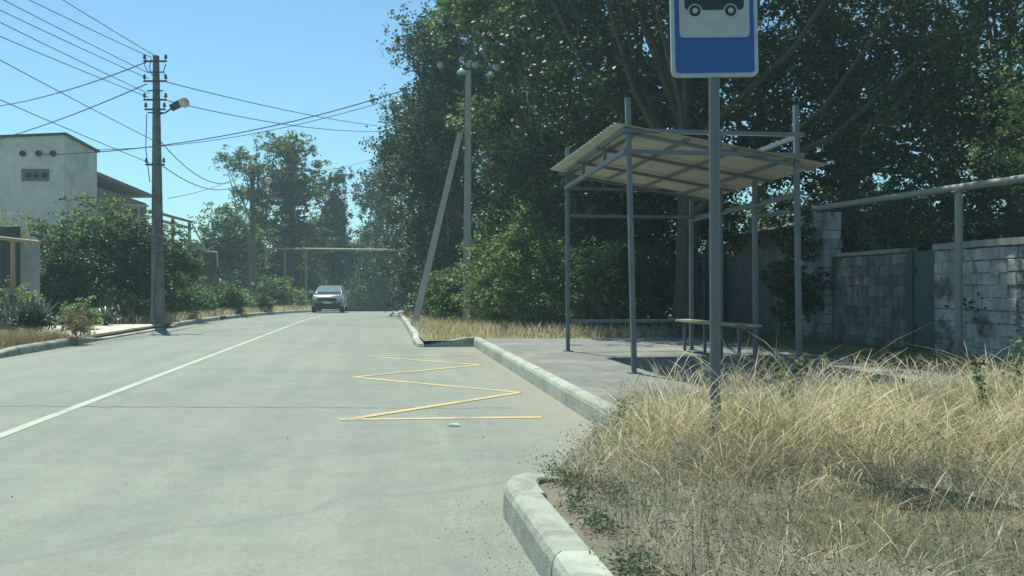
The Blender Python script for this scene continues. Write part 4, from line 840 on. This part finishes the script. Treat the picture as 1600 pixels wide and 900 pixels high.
bush("grey-green weed mound at the left edge", 5, 24, 1.6, 1.1, 350, 22, .07, L_BRIGHT, 214, BG)
HG = "bushes behind the far verge"
for k, (px, D, w_, h_, mt, lb) in enumerate(((686, 31, 1.5, 1.4, L_MID, "low bush at the foot of the poplar beside the leaning strut"), (708, 28.5, 1.7, 1.7, L_MID, "bush hiding the base of the braced concrete pole"),
        (770, 25.5, 2.1, 2.6, L_BRIGHT, "bright bush just right of the braced concrete pole"), (822, 24.5, 2.2, 3.5, L_BRIGHT, "tall sunlit yellow-green bush left of the shelter"),
        (880, 23.5, 1.8, 2.6, L_MID, "green bush seen behind the shelter's left front post"), (935, 22.5, 2.0, 2.4, L_MID, "bush between the shelter's two front posts"),
        (1000, 22.5, 2.2, 2.3, L_DARK, "dark bush behind the second front post"), (1035, 25.5, 2.6, 3.0, L_DARK, "dark tall bush behind the shelter trunk"), (742, 33, 3, 3.2, L_DARK, "dark bush behind the braced pole"),
        (905, 27.5, 3, 3.6, L_DARK, "dark bush deeper behind the shelter's left side"), (676, 38, 1.4, 1.3, L_MID, "bush at the roadside below the shorter poplar"))):
    bush(lb, px, D, w_, h_, int(300 + 130 * w_ * h_ * .55), 22, .085 if D < 27 else .11, mt, 230 + k, HG, lobes=10)
bush("ivy covered bush climbing the dark gate opening behind the shelter", 1245, 18.2, .9, 3.0, 420, 24, .08, L_DARK, 250)
bush("sunlit yellow-green vine above the dark block wall", 1368, 19, 1.0, 2.75, 360, 22, .08, L_BRIGHT, 251)
bush("small sunlit sprig above the wall left of the pipe post", 1432, 17.6, .5, 2.3, 120, 20, .07, L_BRIGHT, 252)

DG = "dark bushes behind the block wall"
for k, (uu, v_, h_, lb) in enumerate(((10.6, 9.2, 2.9, "dark bush behind the wall's right end"), (10.7, 12.0, 3.0, "dark bush behind the wall left of the pipe post"), (10.8, 15.3, 2.7, "dark bush behind the shaded wall stretch"), (10.9, 18.3, 3.4, "dark bush behind the limestone pier"))):
    q = R(uu, v_); bush(lb, 800 + q.x / q.y * F, q.y, 2.9, h_, 620, 22, .09, L_DARK, 260 + k, DG, lobes=12)
# ---- yucca
def yucca(label, px, D, n, L, seed, r=.035):
    rng = np.random.default_rng(seed); b = at(px, D); root = empty("yucca", b, label, "plant", "yuccas on the left verge")
    N = n; el = rng.uniform(.05, 1.45, N); az = rng.uniform(0, 2 * np.pi, N); ln = L * rng.uniform(.7, 1.1, N); vs = []
    d = np.stack([np.cos(az) * np.cos(el), np.sin(az) * np.cos(el), np.sin(el)], 1); s = np.stack([-np.sin(az), np.cos(az), np.zeros(N)], 1)
    bb = np.array(b) + np.stack([rng.normal(size=N) * .22, rng.normal(size=N) * .15, rng.uniform(.1, .45, N)], 1)
    for t, wv in ((0, .7), (.35, 1), (.75, .75), (1, .04)):
        p = bb + d * (ln * t)[:, None]; p[:, 2] -= .28 * ln * t ** 3 * np.cos(el); vs += [p - s * r * wv, p + s * r * wv]
    V = np.stack(vs, 1).reshape(-1, 3); b0 = (np.arange(N) * 8)[:, None]; q = np.concatenate([b0 + np.array([[2 * k, 2 * k + 1, 2 * k + 3, 2 * k + 2]]) for k in range(3)])
    np_mesh("leaf_rosette", V, q, None, L_YUC, root); m = MB(); m.tube([b - Vector((0, 0, .05)), b + Vector((0, 0, .4))], [.1, .07], 7); m.build("stem", M_BARK, root)
yucca("large spiky grey-green yucca on the left verge", 50, 20.5, 240, .62, 301)
yucca("second yucca crowded behind the larger one's left side", 22, 22.5, 160, .6, 302)
yucca("small spiky yucca right of the driveway's near corner plants", 165, 27, 90, .45, 303, .02)

# ================================================================ GRASS AND GROUND COVER
rng = np.random.default_rng(55)
def stuff(name, V, Q, mat, label, cat="grass"): return np_mesh(name, V, Q, None, mat, None, (0, 0, 0), label=label, cat=cat, kind="stuff")
def near_field(N, u0, u1, v0, v1, fn):
    u = rng.uniform(u0, u1, N); v = rng.uniform(v0, v1, N); keep = rng.uniform(0, 1, N) < fn(u, v); return u[keep], v[keep]
def edge(u, v): return np.where(v < 4.9, .93, .93 + (v - 4.9) / 2.6 * 1.0)
# tall dry stems with seed heads
def dens_tall(u, v):
    d = np.clip((v - 3.0) / 2.4, 0.45, 1.15) * (0.3 + .9 * patch_noise(u, v, 2.1, 1)) * (np.clip(2.6 * patch_noise(u, v, 7.5, 4) - .55, .08, 1.2) + .7 * np.exp(-((u - 2.4) / .7) ** 2 - ((v - 5.6) / .45) ** 2)); d = np.where(u < edge(u, v) + .05, 0, d); d *= np.clip((u - edge(u, v)) / .6, .5, 1)
    d = np.where((v > 8.3 + .5 * patch_noise(u, v, 3, 2)), d * .25, d); return np.clip(d, 0, 1)
u, v = near_field(64000, .9, 9.0, 2.5, 8.9, dens_tall); hh = np.where(rng.uniform(0, 1, len(u)) < .16, rng.uniform(.34, .58, len(u)), rng.uniform(.15, .36, len(u))) * np.clip(.62 + (v - 3) / 9, .6, 1.0) * (0.8 + .35 * patch_noise(u, v, 1.7, 3)) * np.clip(.55 + (u - edge(u, v)) * .7, .5, 1)
hh *= 1 + .75 * np.exp(-((u - 2.5) / 1.0) ** 2 - ((v - 5.7) / .55) ** 2)      # uncut tuft around the sign post
thin = np.clip(np.interp(v, [6.4, 7.8], [0, 1]), 0, 1) * np.clip((6.2 - u) / .8, 0, 1)      # trodden low edge along the pavement
hh = np.where((hh < .33), hh * (1 - .55 * thin), hh); kp = (hh < .33) | (rng.uniform(0, 1, len(u)) > .45 * thin); u, v, hh, thin = u[kp], v[kp], hh[kp], thin[kp]
la = rng.uniform(0, 1, len(u)) < .05; hh = np.where(la & (thin < .5), hh * 1.45, hh)
g1 = blades(RN(u, v, ZV), hh, np.clip(.0026 + (v - 3) * .0005, .0026, .0048), rng.uniform(.0, .75, len(u)), rng.uniform(.2, 1.9, len(u)), rng, 5, True)
stuff("dry_tall_grass", *g1, L_STRAW, "tall dry straw grass with bent seed heads around the sign post")
# tangled shorter straw
u, v = near_field(66000, .85, 8.0, 2.3, 9.0, lambda u, v: np.where(u < edge(u, v) + .04, 0, np.clip((u - edge(u, v)) / .7, .55, 1) * np.clip(1.25 * patch_noise(u, v, 3.3, 5) - .12, 0, 1)))
hh = rng.uniform(.08, .24, len(u)); g2 = blades(RN(u, v, ZV), hh, np.clip(.002 + (v - 3) * .0004, .002, .004), rng.uniform(.4, 2.2, len(u)), rng.uniform(.2, 1.9, len(u)), rng, 3)
stuff("dry_tangled_grass", *g2, L_STRAWR, "tangled low straw matted over the near verge")
# green understorey of feathery weeds
u, v = near_field(50000, .9, 8.0, 2.3, 8.3, lambda u, v: np.where(u < edge(u, v) + .02, 0, np.clip(1.5 * patch_noise(u, v, 1.5, 7) - .35 + np.where(v < 6.3, .5, .05) + .12 * (u - 2), 0.03, .95)))
c = RN(u, v, ZV) + np.stack([0 * u, 0 * u, rng.uniform(.01, 1, len(u)) ** 1.5 * .26], 1); V1, Q1 = leaf_quads(c, .024, .006, rng, .3)
hh = rng.uniform(.08, .26, len(u)); g3 = blades(RN(u, v, ZV)[::3], hh[::3], .0028 + 0 * hh[::3], rng.uniform(0, .7, len(hh[::3])), rng.uniform(0, .8, len(hh[::3])), rng, 3)
stuff("green_weeds", *join([(V1, Q1), g3]), L_WEED, "grey-green feathery weeds low in the near verge", "weeds")
# creeping weeds at the kerb edges
cr = [];
for (cu, cv, n, s_) in ((1.0, 4.85, 420, .1), (1.2, 5.15, 420, .14), (1.15, 4.5, 300, .12), (1.25, 6.0, 260, .22), (1.15, 5.6, 260, .15), (1.6, 6.7, 240, .2), (.93, 4.3, 260, .07), (.95, 3.9, 380, .08), (.93, 3.3, 420, .08), (1.0, 3.0, 300, .1), (1.95, 7.15, 600, .2), (1.8, 18.7, 260, .22), (2.0, 18.9, 300, .3), (1.5, 18.75, 160, .15)):
    c = RN(cu + rng.normal(size=n) * s_ * .6, cv + rng.normal(size=n) * s_, (.145 if cv < 5 else .02)); c[:, 2] += rng.uniform(0, .06, n); cr.append(leaf_quads(c, .026, .009, rng, 1.0))
V, Q = [], []; o_ = 0
V, Q = join(cr); stuff("creeping_weeds", V, Q, L_WEED, "creeping green weeds spilling over the kerb ends", "weeds")
# distinct broad-leaved weeds
def weed(label, u, v, h, n, leaf, seed, mat=L_MID, spread=.12):
    rg = np.random.default_rng(seed); b = R(u, v, ZV); root = empty("tall_weed", b, label, "weed", "tall weeds in the near verge"); m = MB(); pts = []
    for s_ in range(3 if h > .5 else 2):
        a = rg.uniform(0, 6.28); tip = b + Vector((math.cos(a) * spread * rg.uniform(.3, 1.5), math.sin(a) * spread, h * rg.uniform(.7, 1))); mid_ = b.lerp(tip, .5) + Vector((rg.uniform(-.03, .03), 0, 0)); m.tube([b, mid_, tip], [.006, .004, .002], 5)
        for k in range(n // 2): t = rg.uniform(.15, 1.02); q = b.lerp(tip, t); pts.append((q.x + rg.normal() * .03, q.y + rg.normal() * .03, q.z + rg.normal() * .015))
    m.build("stem", L_GGRASS, root); V, Q = leaf_quads(np.array(pts), leaf, leaf * .45, rg, .6, .2); np_mesh("foliage", V, Q, None, mat, root)
weed("broad-leaved weed standing just right of the sign post", 3.45, 7.3, .52, 90, .08, 401)
weed("tall dark leafy weed in front of the block wall at right", 4.6, 6.3, .6, 70, .06, 402)
weed("dark thistle-like weed at the right edge of the grass", 4.3, 5.0, .62, 140, .07, 403)
weed("bushy dark weed at the lower right edge", 4.0, 4.4, .45, 220, .05, 404, spread=.2)
weed("small weed among the dry grass left of the sign post", 1.75, 6.6, .3, 60, .05, 405)
weed("spindly green weed behind the dry grass at far right", 5.9, 7.7, .6, 90, .07, 406)
# far verge dry grass, left verge dry grass
u, v = near_field(18000, .85, 8.8, 19.1, 30, lambda u, v: .35 + .65 * patch_noise(u, v, 1.3, 9)); hh = rng.uniform(.12, .38, len(u))
g4 = blades(RN(u, v, ZV), hh, .012 + 0 * u, rng.uniform(0, .7, len(u)), rng.uniform(0, 1.0, len(u)), rng, 3)
stuff("far_dry_grass", *g4, L_STRAW, "strip of dry yellow grass beyond the bus bay")
u, v = near_field(9000, .85, 8.8, 19.1, 30, lambda u, v: np.clip(patch_noise(u, v, 1.0, 3) * 1.5 - .45 + (u > 3) * .2, 0, 1)); hh = rng.uniform(.08, .3, len(u))
stuff("far_green_grass", *blades(RN(u, v, ZV), hh, .012 + 0 * u, rng.uniform(0, .7, len(u)), rng.uniform(0, 1.0, len(u)), rng, 3), L_GGRASS, "green grass patches mixed in the strip beyond the bus bay")
u, v = near_field(9000, .95, 3, 30, 58, lambda u, v: .9 + 0 * u); 
sh_ = np.interp(v, [a for a, b in RK], [b for a, b in RK]); hh = rng.uniform(.1, .35, len(u)); b_ = RN(u + sh_ - .66, v, ZV); b_[:, 2] += hz(v)
stuff("roadside_dry_grass", *blades(b_, hh, .02 + 0 * u, rng.uniform(0, .7, len(u)), rng.uniform(0, 1.0, len(u)), rng, 2), L_STRAWR, "dry grass along the far right kerb")
def left_field(N, v0, v1, w0, w1, fn=None):
    v = rng.uniform(v0, v1, N); u = np.interp(v, [a for a, b in LK], [b for a, b in LK]) - rng.uniform(w0, w1, N)
    keep = ~((v > 21.3) & (v < 29.1) & (u > -10.2 + (v - 23) * .12)); keep &= rng.uniform(0, 1, N) < (fn(u, v) if fn else 1); return u[keep], v[keep]
u, v = left_field(18000, 11, 21.6, .2, 2.6); hh = rng.uniform(.1, .34, len(u)); b_ = RN(u, v, ZV)
stuff("left_dry_grass", *blades(b_, hh, .009 + 0 * u, rng.uniform(0, .7, len(u)), rng.uniform(0, 1.0, len(u)), rng, 3), L_STRAWR, "brownish dry grass on the left verge before the yucca")
u, v = left_field(20000, 14, 31, 2.3, 12); hh = rng.uniform(.15, .5, len(u))
stuff("left_green_grass", *blades(RN(u, v, ZV), hh, .014 + 0 * u, rng.uniform(0, .7, len(u)), rng.uniform(0, 1.0, len(u)), rng, 3), L_GGRASS, "rank green grass around the yuccas and bushes on the left")
u, v = left_field(15000, 29.2, 60, .2, 2.0, lambda u, v: .3 + .7 * patch_noise(u, v, .6, 2)); hh = rng.uniform(.1, .4, len(u)); b_ = RN(u, v, ZV); b_[:, 2] += hz(v)
stuff("left_far_dry_grass", *blades(b_, hh, .02 + 0 * u, rng.uniform(0, .7, len(u)), rng.uniform(0, 1.0, len(u)), rng, 2), L_STRAW, "dry grass strip beyond the lamp pole along the left kerb")
u, v = left_field(18000, 29.2, 62, 1.6, 9, lambda u, v: .4 + .6 * patch_noise(u, v, .5, 6)); hh = rng.uniform(.2, .8, len(u)); b_ = RN(u, v, ZV); b_[:, 2] += hz(v)
stuff("left_far_green_grass", *blades(b_, hh, .03 + 0 * u, rng.uniform(0, .7, len(u)), rng.uniform(0, 1.0, len(u)), rng, 2), L_GGRASS, "tall green weeds beyond the lamp pole on the left verge")
# leaf litter and weeds along the shaded path
u, v = near_field(9000, 6.4, 9.0, 9, 20, lambda u, v: .5 + .5 * patch_noise(u, v, 1, 4)); hh = rng.uniform(.05, .3, len(u))
stuff("wall_foot_grass", *blades(RN(u, v, ZV), hh, .007 + 0 * u, rng.uniform(0, .7, len(u)), rng.uniform(0, 1.0, len(u)), rng, 3), L_GGRASS, "shaded grass growing along the foot of the block wall")

# gravel and litter on the carriageway
def pebbles(N, fn, smin, smax, z=0.0):
    Vs, Fs = [], []
    base = np.array([(1, 0, 0), (0, 1, 0), (-1, 0, 0), (0, -1, 0), (0, 0, .7), (0, 0, -.3)]); tri = np.array([(0, 1, 4), (1, 2, 4), (2, 3, 4), (3, 0, 4), (1, 0, 5), (2, 1, 5), (3, 2, 5), (0, 3, 5)])
    u, v = fn(N); N = len(u); s = rng.uniform(smin, smax, N) * rng.uniform(.5, 1, N); a = rng.uniform(0, 6.28, N); sc = rng.uniform(.6, 1.3, (N, 1, 3))
    b = base[None] * sc * s[:, None, None]; ca, sa = np.cos(a)[:, None], np.sin(a)[:, None]; b = np.stack([b[..., 0] * ca - b[..., 1] * sa, b[..., 0] * sa + b[..., 1] * ca, b[..., 2]], -1)
    P3 = RN(u, v, z + .002)[:, None] + b; return P3.reshape(-1, 3), (np.arange(N) * 6)[:, None, None] + tri[None]
def pf(N):
    k = N // 3
    u = np.concatenate([.68 - np.abs(rng.normal(size=k)) * .16, 1.83 - np.abs(rng.normal(size=k)) * .2, rng.uniform(.2, 1.9, N - 2 * k)]); v = np.concatenate([rng.uniform(2, 5, k), rng.uniform(7, 18.6, k), rng.normal(6.1, .8, N - 2 * k)])
    kk = ~((v < 4.9) & (u > .69)) & ~((v > 5) & (v < 7.4) & (u > 1.0 + (v - 5) * .45)); return u[kk], v[kk]
V, T3 = pebbles(1700, pf, .002, .0055)
np_mesh("gravel", V, None, T3.reshape(-1, 3), surf("gravel_stone", (.20, .19, .165), (.34, .32, .28), 40, .9, 0), None, (0, 0, 0), label="loose gravel swept against the kerb stones", cat="gravel", kind="stuff")
V, T3 = pebbles(110, lambda N: (rng.uniform(-6, 1.6, N), rng.uniform(2.5, 16, N)), .004, .011)
np_mesh("road_grit", V, None, T3.reshape(-1, 3), surf("dark_grit", (.05, .05, .05), (.1, .1, .09), 40, .9, 0), None, (0, 0, 0), label="scattered dark grit on the carriageway", cat="gravel", kind="stuff")
m = MB(); c = G(708, 664, .01); m.loft([[c + Vector(p) for p in ((-.05, -.02, 0), (.06, -.03, .005), (.05, .03, 0), (-.03, .03, .004))], [c + Vector(p) for p in ((-.04, -.02, .006), (.05, -.02, .012), (.03, .025, .014), (-.03, .02, .008))]])
m.build("litter", M_INS, None, "crumpled scrap of white litter on the road before the zigzag", "litter")
m = MB(); c = G(790, 522, ZV); m.tube([c, c + Vector((.02, 0, .16)), c + Vector((.0, 0, .26))], [.06, .05, .02], 7); m.build("tree_stump", M_BARK, None, "small dark stump at the edge of the dry grass by the bay's far end", "stump", smooth=True)

# ================================================================ ADDED HAZE
hm = bpy.data.materials.new("veil_haze"); hm.use_nodes = True; n = hm.node_tree; n.nodes.clear()
out = n.nodes.new("ShaderNodeOutputMaterial"); pv = n.nodes.new("ShaderNodeVolumePrincipled"); n.links.new(pv.outputs[0], out.inputs["Volume"])
pv.inputs["Color"].default_value = (0.66, 0.92, 1.0, 1); pv.inputs["Density"].default_value = 0.0016; pv.inputs["Anisotropy"].default_value = 0.1  # added volume: pale scatter lifts dark tones in place of windscreen glare
m = MB(); m.box((0, 0, 0), (900, 900, 32)); 
for a in m.v: a.z += 6
hb_ = m.build("haze", hm, None, "thin haze over the street, added to lift shadows like a windscreen veil", "haze", kind="stuff")
